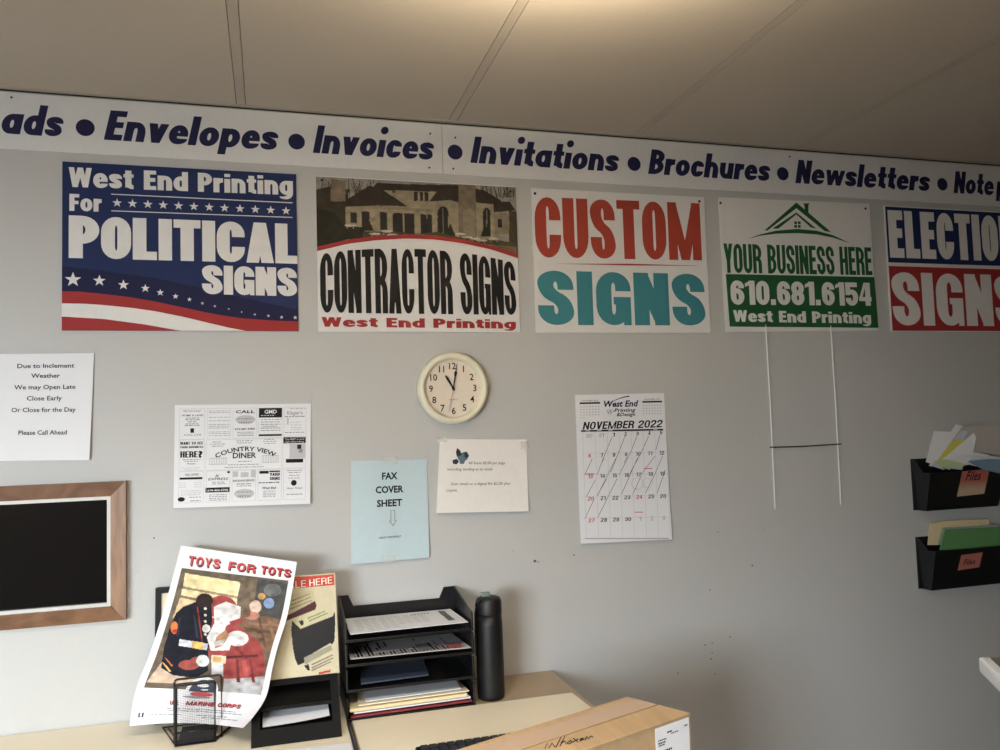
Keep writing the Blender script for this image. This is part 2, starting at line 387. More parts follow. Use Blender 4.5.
# ------------------------------------------------------------------ THE ROOM
CEIL = 2.432
XL, XR, YB = -3.0, 4.2, -3.8
WM = wall_mat(); WM2 = mat('brown_panelling', (165, 156, 146), .6)
def struct(mb, name, **k): o = mb.build(name, **k); o['kind'] = 'structure'; return o
b = MB(); b.box((XL-.1, 0, 0), (XR+.1, .1, 2.6), WM); SC = mat('scuff', (96, 84, 78), .7)
for px, py, r in [(718, 532, .0035), (710, 590, .003), (730, 637, .004), (705, 645, .0035), (712, 643, .003), (712, 653, .003), (711, 659, .004), (678, 673, .0035), (715, 674, .0035), (535, 561, .006), (538, 562, .004), (574, 555, .004), (763, 528, .003), (154, 538, .003), (513, 551, .002)]:
    c = at(px, py); b.poly([(c.x+r*math.cos(k)*random.uniform(.6, 1.2), -.0004, c.z+r*.7*math.sin(k)*random.uniform(.6, 1.2)) for k in range(6)], SC)
struct(b, 'wall_back')
b = MB(); b.box((XR, YB-.1, 0), (XR+.1, 0, 2.6), WM2); struct(b, 'wall_right')
b = MB(); b.box((XL-.1, YB-.1, 0), (XL, 0, 2.6), WM2); struct(b, 'wall_left')
# front wall with the shop window, behind the camera and to its left
WX0, WX1, WZ0, WZ1 = -2.9, -1.2, 1.06, 2.05
b = MB(); b.box((XL-.1, YB-.1, 0), (XR+.1, YB, WZ0), WM2); b.box((XL-.1, YB-.1, WZ1), (XR+.1, YB, 2.6), WM2)
b.box((XL-.1, YB-.1, WZ0), (WX0, YB, WZ1), WM2); b.box((WX1, YB-.1, WZ0), (XR+.1, YB, WZ1), WM2); struct(b, 'wall_front')
TRIMW = mat('window_trim', (225, 225, 222), .4)
b = MB()
for x in (WX0, (WX0+WX1)/2-.02, WX1-.04): b.box((x, YB-.08, WZ0), (x+.04, YB-.02, WZ1), TRIMW)
for z in (WZ0, WZ1-.04): b.box((WX0, YB-.081, z), (WX1, YB-.019, z+.04), TRIMW)
struct(b, 'window_1')
FLOORM = wood_mat('floor_vinyl', (84, 74, 64), (104, 92, 80), (2, 14, 2), .5)
b = MB(); b.box((XL-.1, YB-.1, -.08), (XR+.1, .1, 0), FLOORM); struct(b, 'floor')
b = MB(); b.box((XL, -2.78, 1.60), (-.35, -2.70, 2.43), WM2); b.box((-.35, -2.78, 0), (XR, -2.70, 2.43), WM2); struct(b, 'added_shade_wall')  # unseen wall added to block window light from upper and right back wall
# suspended ceiling: tiles, grid bars
TILE = mat('ceiling_tile', (196, 188, 176), .85, bump=.25, bscale=190, vary=.05)
BAR = mat('ceiling_bar', (188, 180, 168), .5)
SEAMS = [-.068+.6155*k for k in range(-5, 7)]
b = MB()
b.box((XL-.1, YB-.1, CEIL+.03), (XR+.1, .1, CEIL+.12), HOLE)
for i in range(len(SEAMS)-1):
    x0, x1 = SEAMS[i]+.0135, SEAMS[i+1]-.0135
    for y1 in (-.02, -1.27, -2.52, -3.77):
        b.box((max(x0, XL), max(y1-1.223, YB), CEIL+.0005), (min(x1, XR), y1, CEIL+.02), TILE)
struct(b, 'ceiling')
b = MB()
for x in SEAMS:
    b.box((x-.0118, YB, CEIL+.0006), (x+.0118, -.018, CEIL+.025), BAR)
for y in (-1.256, -2.506, -3.756):
    b.box((XL, y-.0118, CEIL-.001), (XR, y+.0118, CEIL+.025), BAR)
struct(b, 'trim_1')
b = MB(); b.box((XL, -.02, CEIL-.0006), (XR, -.0002, CEIL+.02), BAR); b.box((XL, -.0025, CEIL-.004), (XR, -.0002, CEIL-.001), HOLE); struct(b, 'trim_2')
b = MB(); b.box((XL, -.012, 0), (XR, 0, .09), TRIMW); struct(b, 'baseboard_back')

# ------------------------------------------------------------------ BANNER OF PRINT SERVICES
zt = np.mean([at(*p).z for p in [(0, 91.1), (320, 115), (441.3, 127.3), (620, 138), (700, 146.5), (1000, 165.4)]])
zb = np.mean([at(*p).z for p in [(0, 147.6), (320, 166), (442.7, 175.3), (620, 185), (700, 190.6), (1000, 207)]])
zt = min(zt, CEIL-.008)
base = float(np.mean([at(*p).z for p in [(104, 139.6), (312.7, 153.3), (470, 163.3), (647.5, 175), (794.5, 184), (952.6, 192.4)]]))
caph = at(111, 110.2).z-at(104, 139.6).z
SEAMX = at(442, 150).x
YP = -.0045
def banner(x0, x1, label, words, dots, nails):
    t = thing('banner_panel', label, 'banner', ((x0+x1)/2, -.002, zb), 'banner listing print services')
    p = MB(); p.box((x0, -.004, zb), (x1, -.0006, zt), BANNER); p.build('panel', t, bevel=.0005)
    for w, a, c in words: q = MB(); ink_text(q, w, FUTURA, planar(Vector((a, 0, base)), Vector((c, 0, base)), caph, YP), NAVY); q.build('printed_word', t)
    for x, z, r in dots: q = MB(); q.poly([Vector((x+r*math.cos(k*math.pi/12), YP, z+r*math.sin(k*math.pi/12))) for k in range(24)], NAVY); q.build('bullet_dot', t)
    for px, py in nails:
        n = MB(); c = at(px, py); n.lathe([(.0032, 0), (.0028, .0015), (.001, .002)], (c.x, -.004, c.z), DSTEEL, 10, 'y'); n.build('nail', t)
def X(px, py): return at(px, py).x
shp = .2*caph
def wx(l, bl, r, br): return X(l, bl), X(r, br)-shp*.6
W1 = [('Letterhe',)+(X(0, 133)-.40, X(0, 133)-.012), ('ads',)+wx(0, 133, 65, 128), ('Envelopes',)+wx(104, 139.6, 279, 140), ('Invoices',)+wx(312.7, 153.3, 434.5, 150)]
W2 = [('Invitations',)+wx(470, 163.3, 619, 163), ('Brochures',)+wx(647.5, 175, 770, 173), ('Newsletters',)+wx(794.5, 184, 929.5, 183)]
nx0 = X(952.6, 192.4); W2 += [('Note', nx0, nx0+.185), ('pads', nx0+.200, nx0+.385)]
D = [(85.6, 122.3, 9), (296.5, 137.9, 8), (454.7, 149.3, 7), (633.4, 161.4, 6.3), (781.9, 171.4, 5.4), (941.2, 181, 5)]
DM = [(at(x, y).x, base+caph*.36, .0235) for x, y, r in D]
banner(-1.93, SEAMX-.0008, 'long white banner panel reading Envelopes and Invoices in dark blue italics', W1, DM[:2], [(430, 134), (429, 168), (12, 98)])
banner(SEAMX+.0008, 2.98, 'long white banner panel reading Invitations, Brochures and Newsletters in dark blue italics', W2, DM[2:], [(455, 138), (453, 169), (789, 157)])

# ------------------------------------------------------------------ YARD SIGNS, 24 x 18 inches each
SW, SH, TH = .6096, .4572, .004
def sign(name, label, cx, cz, rot=0., bgm=WHITE, th=TH):
    t = thing(name, label, 'sign', (cx, 0, cz-SH/2), 'sample yard signs below the banner')
    p = MB(); c, s = math.cos(rot), math.sin(rot)
    q = [(cx+u*c-v*s, cz+u*s+v*c) for u, v in ((-SW/2, -SH/2), (SW/2, -SH/2), (SW/2, SH/2), (-SW/2, SH/2))]
    p.prism([(x, -.001-th, z) for x, z in q], (0, th, 0), bgm); p.build('panel', t)
    return t
FY = -.001-TH-.0006
def B(mb, crop, pts, m, Y=FY):
    """polygon whose corners were read in a crop of the photo (x0, y0, scale)"""
    mb.poly([Vector((at(crop[0]+x/crop[2], crop[1]+y/crop[2]).x, Y, at(crop[0]+x/crop[2], crop[1]+y/crop[2]).z)) for x, y in pts], m)
def TX(mb, crop, txt, st, x0, yb0, yt0, x1, yb1, m, Y=FY, warp=None):
    a = at(crop[0]+x0/crop[2], crop[1]+yb0/crop[2], Y); b_ = at(crop[0]+x1/crop[2], crop[1]+yb1/crop[2], Y); c = at(crop[0]+x0/crop[2], crop[1]+yt0/crop[2], Y)
    ink_text(mb, txt, st, planar(a, b_, c.z-a.z, Y, warp), m)
def holes(t, pts):
    for px, py in pts:
        c = at(px, py, FY); n = MB(); n.lathe([(.0045, 0), (.0045, .0006)], (c.x, FY+.0003, c.z), HOLE, 14, 'y'); n.build('nail_head', t)
# political
K1 = (0, 80, 2.884)
t = sign('yard_sign', 'blue POLITICAL SIGNS yard sign with white stars and red stripes', -.2229, .5155+1.5, bgm=BLUE)
Lx, Rx, Bz, Tz = -.2229-SW/2, -.2229+SW/2, 2.0155-SH/2, 2.0155+SH/2
def clampP(pts):
    out = []
    for x, y in pts:
        p = at(K1[0]+x/K1[2], K1[1]+y/K1[2]); out.append((min(max(p.x, Lx), Rx), min(max(p.z, Bz), Tz)))
    return out
def strip(mb, top, bot, m, Y):
    xs = sorted(set([p[0] for p in top]+[p[0] for p in bot])); xs = list(np.linspace(xs[0], xs[-1], 40))
    tz = np.interp(xs, *zip(*top)); bz = np.interp(xs, *zip(*bot))
    for i in range(39): mb.poly([Vector((xs[i], Y, bz[i])), Vector((xs[i+1], Y, bz[i+1])), Vector((xs[i+1], Y, tz[i+1])), Vector((xs[i], Y, tz[i]))], m)
redtop = clampP([(176, 610), (230, 611), (300, 618), (380, 628), (450, 640), (530, 657), (600, 672), (650, 681), (700, 688), (780, 694), (864, 697)])
navtop = clampP([(176, 538), (300, 552), (450, 572), (600, 605), (750, 640), (864, 664)])
bott = [(Lx, Bz), (Rx, Bz)]
q = MB(); strip(q, navtop, redtop, DNAVY, FY); q.build('dark_band', t)
q = MB(); strip(q, redtop, bott, RED, FY)
wt = clampP([(176, 645), (240, 646), (300, 650), (380, 658), (450, 668), (530, 684), (600, 701), (660, 715), (710, 728)]); wb = clampP([(176, 683), (300, 690), (420, 706), (520, 726), (710, 729)])
strip(q, wt, wb, WHITE, FY-.0004); q.build('stripes', t)
for i in range(12):
    q = MB(); c = at(117.5+(286-117.5)*i/11, 203.4+8*i/11); star(q, c, .0128, FY, WHITE); q.build('star', t)
for x, y, r in [(212, 577, 23), (288, 580, 18), (357, 592, 16), (420, 602, 13), (463, 614, 11), (507, 625, 9), (547, 634, 7), (584, 645, 5.5), (620, 653, 4.5), (660, 661, 3.5), (697, 670, 3), (735, 677, 4), (774, 681, 5), (812, 685, 6), (851, 686, 7)]:
    q = MB(); star(q, at(x/2.884, 80+y/2.884), r/2.884*.00262, FY-.0004, WHITE); q.build('star', t)
q = MB()
TX(q, K1, 'West End Printing', IMPACTW, 198, 308, 251, 845, 332, WHITE)
TX(q, K1, 'For', IMPACTW, 200, 377, 328, 293, 380, WHITE)
TX(q, K1, 'POLITICAL', dict(IMPACTW, s=.285, gap=.035), 198, 513, 390, 858, 530, WHITE)
TX(q, K1, 'SIGNS', dict(IMPACTW, s=.28, gap=.04), 583, 617, 533, 857, 624, WHITE, FY-.0006)
for a, b_ in (((322, 332), (843, 357)), ((322, 380), (843, 399))):
    B(q, K1, [a, b_, (b_[0], b_[1]-2.5), (a[0], a[1]-2.5)], WHITE)
q.build('lettering', t)
# contractor
K2 = (300, 100, 3.)
t = sign('yard_sign', 'CONTRACTOR SIGNS yard sign with photo of a large house on top', .4423, .5143+1.5)
Lx, Bz, Tz = .4423-SW/2, 2.0143-SH/2, 2.0143+SH/2
arc = [(x, at(300+a/3, 100+y/3).z) for x, (a, y) in zip(np.linspace(0, 1, 8), [(50, 442), (135, 420), (220, 409), (305, 404), (390, 407), (475, 419), (560, 437), (650, 464)])]
def arcz(u): return float(np.interp(u, *zip(*arc)))
arcx = np.linspace(0, 1, 33)
def hs(u, v): x = Lx+SW*u; z0 = Tz-.002; return Vector((x, FY, z0+(arcz(u)-z0)*v))
def hsamp(u, v):
    p = hs(u, v); V_ = (Tz-p.z)/SH
    return 28+932*u+15*V_, (30+50*u)*(1-V_)+751*V_
SKY = (136, 132, 122); DK = (44, 38, 30); ROOF = (48, 40, 34); STUC = (142, 131, 108); STUC2 = (126, 116, 96); WIN = (36, 34, 34); BRK = (112, 100, 84)
hl = [('p', (52, 46, 34), [(28, 95), (90, 80), (170, 95), (175, 240), (120, 320), (28, 370)])]
random.seed(3)
for k in range(46):   # bare branches in front of the sky
    x = random.uniform(30, 320) if k < 26 else random.uniform(760, 960); y0 = 130; x2 = x+random.uniform(-30, 30); y2 = random.uniform(28, 70); w_ = random.uniform(1.5, 4)
    hl.append(('p', (62, 52, 42), [(x-w_, y0), (x2-1, y2), (x2+1, y2), (x+w_, y0)]))
hl += [('p', BRK, [(95, 45), (160, 55), (158, 150), (92, 150)]),
  ('p', STUC, [(315, 95), (600, 105), (560, 190), (330, 185)]),
  ('p', ROOF, [(300, 62), (440, 68), (660, 72), (680, 72), (680, 108), (600, 104), (330, 96), (265, 100)]),
  ('p', ROOF, [(165, 140), (265, 75), (300, 85), (330, 98), (440, 172), (300, 168), (290, 180), (140, 182)]),
  ('p', STUC, [(160, 175), (280, 170), (300, 168), (580, 190), (580, 320), (160, 290)]),
  ('p', STUC2, [(280, 168), (575, 186), (572, 200), (285, 182)]),
  ('p', ROOF, [(540, 150), (600, 72), (682, 72), (684, 155), (640, 142)]),
  ('p', STUC, [(560, 150), (684, 156), (684, 330), (560, 310)]),
  ('p', BRK, [(678, 66), (760, 72), (768, 340), (680, 330)]),
  ('p', STUC2, [(700, 200), (712, 188), (735, 184), (752, 190), (760, 205), (760, 310), (700, 305)]),
  ('p', ROOF, [(760, 90), (800, 95), (880, 140), (905, 165), (765, 155)]),
  ('p', STUC, [(768, 155), (860, 162), (862, 330), (768, 330)]),
  ('p', ROOF, [(850, 150), (930, 150), (958, 190), (850, 200)]),
  ('p', STUC2, [(850, 200), (925, 205), (925, 300), (855, 300)]),
  ('p', (66, 56, 44), [(925, 190), (965, 195), (975, 400), (925, 340)])]
for x0, y0, x1, y1 in [(180, 200, 210, 250), (230, 195, 265, 270), (314, 198, 345, 282), (372, 202, 418, 300), (425, 204, 472, 302), (500, 208, 528, 302), (530, 209, 553, 304), (470, 102, 488, 146), (496, 104, 512, 147), (519, 105, 536, 148), (868, 230, 890, 270)]:
    hl.append(('p', WIN, [(x0, y0), (x1, y0+2), (x1, y1), (x0, y1)]))
hl += [('e', (80, 60, 44), (376, 103, 9, 7)), ('e', WIN, (605, 205, 26, 34)), ('p', WIN, [(580, 205), (630, 205), (630, 310), (580, 310)]), ('e', WIN, (815, 208, 19, 30)), ('p', WIN, [(797, 208), (833, 208), (833, 310), (797, 310)]),
  ('p', STUC2, [(603, 180), (607, 180), (607, 310), (603, 310)]), ('p', STUC2, [(813, 185), (817, 185), (817, 310), (813, 310)]),
  ('p', (34, 38, 26), [(640, 250), (665, 310), (615, 312)]), ('p', (34, 38, 26), [(806, 250), (832, 312), (785, 312)]), ('p', (40, 36, 24), [(258, 220), (285, 285), (235, 285)]),
  ('p', (70, 66, 42), [(28, 290), (170, 262), (250, 290), (400, 290), (480, 300), (580, 290), (700, 320), (880, 330), (975, 345), (975, 480), (28, 480)]),
  ('p', (36, 34, 24), [(28, 180), (110, 200), (150, 262), (240, 270), (235, 320), (28, 380)]),
  ('p', (112, 96, 74), [(240, 318), (500, 300), (700, 335), (960, 360), (960, 400), (240, 340)])]
for cx, cy_ in [(290, 300), (345, 288), (370, 305), (180, 262), (720, 315), (760, 322), (790, 330), (850, 322), (690, 300)]:
    hl += [('e', (190, 182, 168), (cx, cy_, 26, 5)), ('p', (150, 142, 128), [(cx-12, cy_), (cx-8, cy_), (cx-14, cy_+16), (cx-18, cy_+16)]), ('p', (150, 142, 128), [(cx+8, cy_), (cx+12, cy_), (cx+18, cy_+16), (cx+14, cy_+16)])]
picture('house_picture', t, 260, 100, hs, hsamp, hl, SKY, .6, .07)
q = MB()
q.grid(lambda u, v: Vector((Lx+SW*u, FY-.0004, arcz(u)-.0125*v)), 32, 1, RED); q.build('red_arc', t)
q = MB()
def arch(u, v):
    top = float(np.interp(u, [0, .12, .3, .5, .65, .8, 1], [.93, 1.0, 1.05, 1.065, 1.045, 1.0, .89])); return u, v*top
TX(q, K2, 'CONTRACTOR SIGNS', dict(NARROW, w=.40, s=.172, gap=.03), 62, 638, 449, 650, 645, INK, FY-.0008, arch)
q.build('lettering', t)
q = MB(); TX(q, K2, 'West End Printing', WIDE, 65, 680, 651, 648, 686, RED, FY-.0004); q.build('shop_name', t)
holes(t, [(510.5, 191.5), (322, 180)])
# custom
K3 = (520, 120, 3.333)
t = sign('yard_sign', 'white CUSTOM SIGNS yard sign in orange red and teal capitals', 1.1036, .5134+1.5, .0017)
q = MB(); TX(q, K3, 'CUSTOM', dict(IMPACTW, w=.52, s=.232, t=.15, gap=.045), 53, 458, 256, 607, 468, BRICK); q.build('upper_lettering', t)
q = MB(); TX(q, K3, 'SIGNS', dict(IMPACTW, s=.275), 62, 683, 501, 620, 685, TEAL); q.build('lower_lettering', t)
q = MB(); B(q, K3, [(110, 480), (360, 480), (608, 487), (360, 486)], BRICK); q.build('divider_line', t)
holes(t, [(535, 193.5), (699.4, 201.3)])
# your business here
K4 = (700, 130, 3.333)
t = sign('yard_sign', 'YOUR BUSINESS HERE yard sign in green and white with a roof emblem, on wire stake', 1.7702, .5201+1.5, .0108)
Y4 = FY
q = MB(); B(q, K4, [(83, 481), (577, 491), (591, 660), (96, 656)], GREEN); q.build('green_panel', t)
q = MB(); TX(q, K4, 'YOUR BUSINESS HERE', dict(NARROW, w=.44, s=.17, t=.15), 82, 476, 378, 575, 484, GREEN); q.build('headline', t)
q = MB(); TX(q, K4, '610.681.6154', dict(IMPACTW, gap=.05), 104, 582, 501, 573, 586, WHITE, FY-.0005); q.build('phone_number', t); q = MB(); TX(q, K4, 'West End Printing', IMPACTW, 112, 639, 600, 571, 645, WHITE, FY-.0005); q.build('shop_name', t)
q = MB()
for P in [[(318, 243), (318, 262), (222, 336), (212, 336)], [(318, 243), (434, 342), (412, 338), (318, 262)], [(318, 276), (318, 283), (258, 330), (238, 330)], [(318, 276), (384, 330), (366, 326), (318, 283)],
          [(344, 250), (358, 250), (358, 279), (346, 268)], [(341, 246), (361, 246), (361, 250), (341, 250)],
          [(311, 306), (320, 306), (320, 315), (311, 315)], [(323, 306), (332, 306), (332, 315), (323, 315)], [(311, 318), (320, 318), (320, 327), (311, 327)], [(323, 318), (332, 318), (332, 327), (323, 327)],
          [(152, 366), (195, 350), (195, 354)], [(195, 350), (250, 337), (250, 347), (195, 354)], [(250, 337), (320, 331), (320, 345), (250, 347)], [(320, 331), (385, 337), (385, 349), (320, 345)], [(385, 337), (440, 352), (440, 360), (385, 349)], [(440, 352), (498, 379), (440, 360)]]:
    B(q, K4, P, GREEN)
q.build('roof_emblem', t)
holes(t, [(720.5, 203), (865.5, 208.5)])
# election
EX = 2.1355+SW/2
t = sign('yard_sign', 'ELECTION SIGNS yard sign, blue over red, cut off at right edge', EX, 2.0205, 0)
q = MB(); zmid = at(886.6, 130+442/3.333).z; q.poly([(EX-SW/2+.004, FY, zmid), (EX+SW/2-.004, FY, zmid), (EX+SW/2-.004, FY, 2.0205+SH/2-.004), (EX-SW/2+.004, FY, 2.0205+SH/2-.004)], BLUE); q.build('blue_panel', t)
q = MB(); z2 = zmid-.013; q.poly([(EX-SW/2+.004, FY, 2.0205-SH/2+.003), (EX+SW/2-.004, FY, 2.0205-SH/2+.003), (EX+SW/2-.004, FY, z2), (EX-SW/2+.004, FY, z2)], RED); q.build('red_panel', t)
q = MB(); xr = EX+SW/2-.014
a = at(888, 130+426/3.333); ink_text(q, 'ELECTION', dict(IMPACTW, w=.55), planar(Vector((a.x+.004, 0, a.z)), Vector((xr, 0, a.z)), at(886.6, 130+268/3.333).z-a.z, FY-.0006), WHITE)
a = at(892.5, 130+652/3.333); ink_text(q, 'SIGNS', dict(IMPACTW, t=.17), planar(Vector((a.x, 0, a.z)), Vector((xr, 0, a.z)), at(890, 130+474/3.333).z-a.z, FY-.0006), WHITE)
q.build('lettering', t)
# wire stake of the business sign
t = thing('sign_stake', 'H-shaped galvanized wire stake hanging below the green and white sign', 'stake', (1.758, -.003, 1.197))
for x in (1.620, 1.880):
    q = MB(); q.tube([(x, -.0028, 1.82), (x, -.006, 1.78), (x+.001, -.007, 1.5), (x+.001, -.005, 1.2), (x+.001, -.005, 1.192)], [.0025, .0025, .0025, .0025, .0009], STEEL, 8); q.build('leg', t, smooth=True)
q = MB(); q.tube([(1.610+.284*k/10, -.0085, 1.3975+.002*abs(k-4)/4) for k in range(11)], .0023, DSTEEL, 8); q.build('crossbar', t, smooth=True)

# ------------------------------------------------------------------ CLOCK
c = at(453, 388, -.03); CX, CZk = c.x+.003, c.z; CR = .108
t = thing('wall_clock', 'round ivory wall clock with black numerals above the scan notice', 'clock', (CX, 0, CZk))
q = MB(); q.lathe([(CR*.93, 0), (CR, .006), (CR*.995, .018), (CR*.965, .03), (CR*.90, .036), (CR*.84, .034), (CR*.80, .026), (CR*.785, .016)], (CX, -.0005, CZk), CLOCKW, 64, 'y', cap=False)
q.build('rim', t, smooth=True)
q = MB(); q.lathe([(CR*.79, 0), (CR*.79, .0165)], (CX, -.0005, CZk), CLOCKF, 64, 'y'); q.build('face', t)
yf = -.0178; FR = CR*.785
q = MB()
for h in range(1, 13):
    a = math.radians(30*h); P, Wt = small_polys(str(h), .012)
    hh = .020; ww = Wt*hh*.95; cx, cz = CX+FR*.79*math.sin(a), CZk+FR*.79*math.cos(a)
    q = MB()
    for p in P: q.poly([Vector((cx+(v.x-.5)*ww, yf, cz+(v.y-.5)*hh)) for v in p], INK)
    q.build('numeral', t)
q = MB()
for k in range(60):
    a = math.radians(6*k); u = Vector((math.sin(a), 0, math.cos(a))); n_ = Vector((u.z, 0, -u.x)); r0 = FR*(.955 if k % 5 else .94); wd = .0004 if k % 5 else .0008
    o_ = Vector((CX, yf, CZk)); q.poly([o_+u*r0-n_*wd, o_+u*r0+n_*wd, o_+u*FR*.975+n_*wd, o_+u*FR*.975-n_*wd], GINK)
q.build('minute_marks', t)
def hand(name, deg, L, w, back, y, m, leaf=0):
    a = math.radians(deg); u = Vector((math.sin(a), 0, math.cos(a))); n_ = Vector((u.z, 0, -u.x)); o_ = Vector((CX, y, CZk)); q = MB()
    if leaf: pts = [o_-u*back-n_*w*.7, o_-u*back+n_*w*.7, o_+u*L*.45+n_*w*.75, o_+u*L*.62+n_*w*1.7, o_+u*L*.7+n_*w*.5, o_+u*L+n_*w*.25, o_+u*L-n_*w*.25, o_+u*L*.7-n_*w*.5, o_+u*L*.62-n_*w*1.7, o_+u*L*.45-n_*w*.75]
    else: pts = [o_-u*back-n_*w*.6, o_-u*back+n_*w*.6, o_+u*L*.75+n_*w, o_+u*L+n_*w*.6, o_+u*L-n_*w*.6, o_+u*L*.75-n_*w]
    q.prism(pts, (0, -.0008, 0), m); q.build(name, t)
hand('hour_hand', -31, FR*.52, .0034, .008, -.021, INK); hand('minute_hand', 10, FR*.88, .0028, .008, -.0225, INK, 1); hand('second_hand', 193, FR*.86, .0007, .018, -.024, GINK)
q = MB(); q.lathe([(.004, 0), (.004, .007), (.002, .0085)], (CX, -.018, CZk), INK, 16, 'y'); q.build('hub', t, smooth=True)
q = MB(); small(q, 'QUARTZ', planar(Vector((CX-.013, 0, CZk-.036)), Vector((CX+.013, 0, CZk-.036)), .0045, yf), GINK, .01); q.build('face_lettering', t)

# ------------------------------------------------------------------ PAPERS ON THE WALL
def sheet(name, label, cat, corners, m, curl, nu=14, nv=14, group=None):
    """corners TL TR BR BL in photo pixels, curl(u, v) distance off the wall; returns thing and map (u right, v down)->point, lift"""
    P = [at(px, py, -.004) for px, py in corners]
    t = thing(name, label, cat, ((P[3].x+P[2].x)/2, -.001, P[3].z), group)
    def f(u, v, lift=0):
        a = P[0].lerp(P[1], u); b_ = P[3].lerp(P[2], u); p = a.lerp(b_, v); return Vector((p.x, -.0012-curl(u, v)-lift, p.z))
    q = MB(); q.grid(lambda u, v: f(u, v), nu, nv, m); q.grid(lambda u, v: f(1-u, v, -.0003), nu, nv, m); o = q.build('sheet', t, smooth=True)
    return t, f
def line(mb, f, txt, u0, u1, v, h, m, off=.0, shear=0., own=None):
    """text line on a sheet: base line at v (down), cap height h in sheet fractions"""
    mp = lambda x, y: f(u0+(u1-u0)*x, v-h*y, .0006)
    if own: ink_text(mb, txt, own, mp, m)
    else: small(mb, txt, mp, m, off, shear)
def fr(mb, f, u0, v0, u1, v1, m, lift=.0005, n=1):
    for i in range(n):
        a, b_ = u0+(u1-u0)*i/n, u0+(u1-u0)*(i+1)/n
        mb.poly([f(a, v1, lift), f(b_, v1, lift), f(b_, v0, lift), f(a, v0, lift)], m)
def outline(mb, f, u0, v0, u1, v1, m, w=.003, h=.004):
    fr(mb, f, u0, v0, u1, v0+h, m); fr(mb, f, u0, v1-h, u1, v1, m); fr(mb, f, u0, v0, u0+w, v1, m); fr(mb, f, u1-w, v0, u1, v1, m)
# weather notice, sheet runs on beyond the left edge of the photo
t, f = sheet('weather_notice', 'white paper reading Due to Inclement Weather, above the wooden frame', 'notice', [(-5, 354), (94, 353), (90, 460), (-5, 461)], PAPER, lambda u, v: .001+.016*max(0, u-.55)**1.5*(.3+v)+.004*v*v)
q = MB()
for s_, u0, u1, v in [('Due to Inclement', .22, .80, .135), ('Weather', .36, .655, .228), ('We may Open Late', .19, .82, .335), ('Close Early', .32, .68, .44), ('Or Close for the Day', .165, .83, .548), ('Please Call Ahead', .24, .745, .76)]:
    line(q, f, s_, u0, u1, v, .042, INK, .014)
q.build('lettering', t)
# placemat
t, f = sheet('placemat_advert', 'white placemat of small adverts around the words COUNTRY VIEW DINER', 'placemat', [(174.7, 405), (311, 403.5), (310, 503.3), (173.5, 508)], PAPER, lambda u, v: .001+.012*max(0, u-.6)*v+.01*v*v*u+.006*(1-u)*v*v)
q = MB()
C6 = lambda x, y: ((x-88)/782, (y-82)/590)   # crop coordinates -> sheet fractions
def mt(s_, x0, x1, yb, h, m=INK, off=.012, own=None, sh=0.):
    a = C6(x0, yb); b_ = C6(x1, yb); line(q, f, s_, a[0], b_[0], a[1], h/590, m, off, sh, own)
def mr(x0, y0, x1, y1, m=INK, lift=.0005): a = C6(x0, y0); b_ = C6(x1, y1); fr(q, f, a[0], a[1], b_[0], b_[1], m, lift)
def dashes(x0, x1, y, h=5, m=GINK, seed=0):
    rn = random.Random(int(x0*7+y)+seed); x = x0
    while x < x1-4:
        w_ = rn.uniform(8, 26); w_ = min(w_, x1-x); mr(x, y, x+w_, y+h, m); x += w_+rn.uniform(3, 6)
colx = [(115, 255), (268, 402), (414, 550), (562, 700), (710, 842)]
for x0, x1 in colx:
    for y0, y1 in ((104, 282), (466, 645)):
        a = C6(x0, y0); b_ = C6(x1, y1); outline(q, f, a[0], a[1], b_[0], b_[1], LINK, .0022, .003)
for (x0, x1, y0, y1) in ((115, 255, 284, 462), (264, 700, 286, 464), (706, 842, 276, 462)):
    a = C6(x0, y0); b_ = C6(x1, y1); outline(q, f, a[0], a[1], b_[0], b_[1], LINK, .0022, .003)
for y in (112, 120): dashes(135, 235, y, 3)
mt('HOME & LAND', 128, 248, 148, 10)
for y, w_ in ((156, 36), (166, 42), (178, 28), (190, 40), (199, 44)): dashes(188-w_, 188+w_, y, 5)
mr(176, 218, 196, 244); mt('VALOR', 140, 238, 262, 13, GINK, .0, sh=.2)
for y in (118, 128, 155, 175, 197, 207, 217, 240, 250, 262): dashes(278, 396, y, 3)
mt('CALL', 430, 540, 134, 17, INK, .03)
q2 = [C6(486+58*math.cos(a*math.pi/10), 172+26*math.sin(a*math.pi/10)) for a in range(20)]; q.poly([f(u, v, .0004) for u, v in q2[::-1]], LINK)
dashes(440, 530, 165, 5); mt('SEPTIC', 446, 526, 194, 9, INK, 0)
mt('610.681.4400', 426, 540, 232, 11, INK, .02)
for y in (244, 254, 264): dashes(440, 535, y, 4)
mr(564, 106, 698, 162); mt('GMD', 596, 668, 138, 22, PAPER, .02); dashes(575, 690, 147, 5, LINK)
for y in (172, 186, 200, 222, 236): dashes(575, 690, y, 4)
mt('INSURANCE', 588, 670, 218, 8, INK, 0); mr(564, 260, 698, 271)
mt("Kluger's", 726, 822, 146, 22, GINK, 0.01, sh=.2); dashes(716, 832, 155, 6); dashes(745, 835, 110, 3); mr(728, 165, 738, 205, LINK)
for y in (190, 206, 222, 234): dashes(750, 815, y, 4, LINK)
dashes(716, 832, 250, 4)
mt('WANT TO SEE', 120, 248, 312, 16, INK, own=dict(NARROW)); mt('YOUR BUSINESS', 120, 248, 332, 11, INK, own=dict(NARROW)); mt('HERE', 122, 218, 386, 36, INK, own=dict(NARROW)); mt('?', 220, 246, 386, 36, INK, .05)
for y, w_ in ((396, 50), (406, 40)): dashes(185-w_, 185+w_, y, 4)
mt('West End', 160, 208, 426, 9, INK, .01, sh=.2); dashes(130, 240, 444, 3, LINK); dashes(145, 220, 454, 3, LINK)
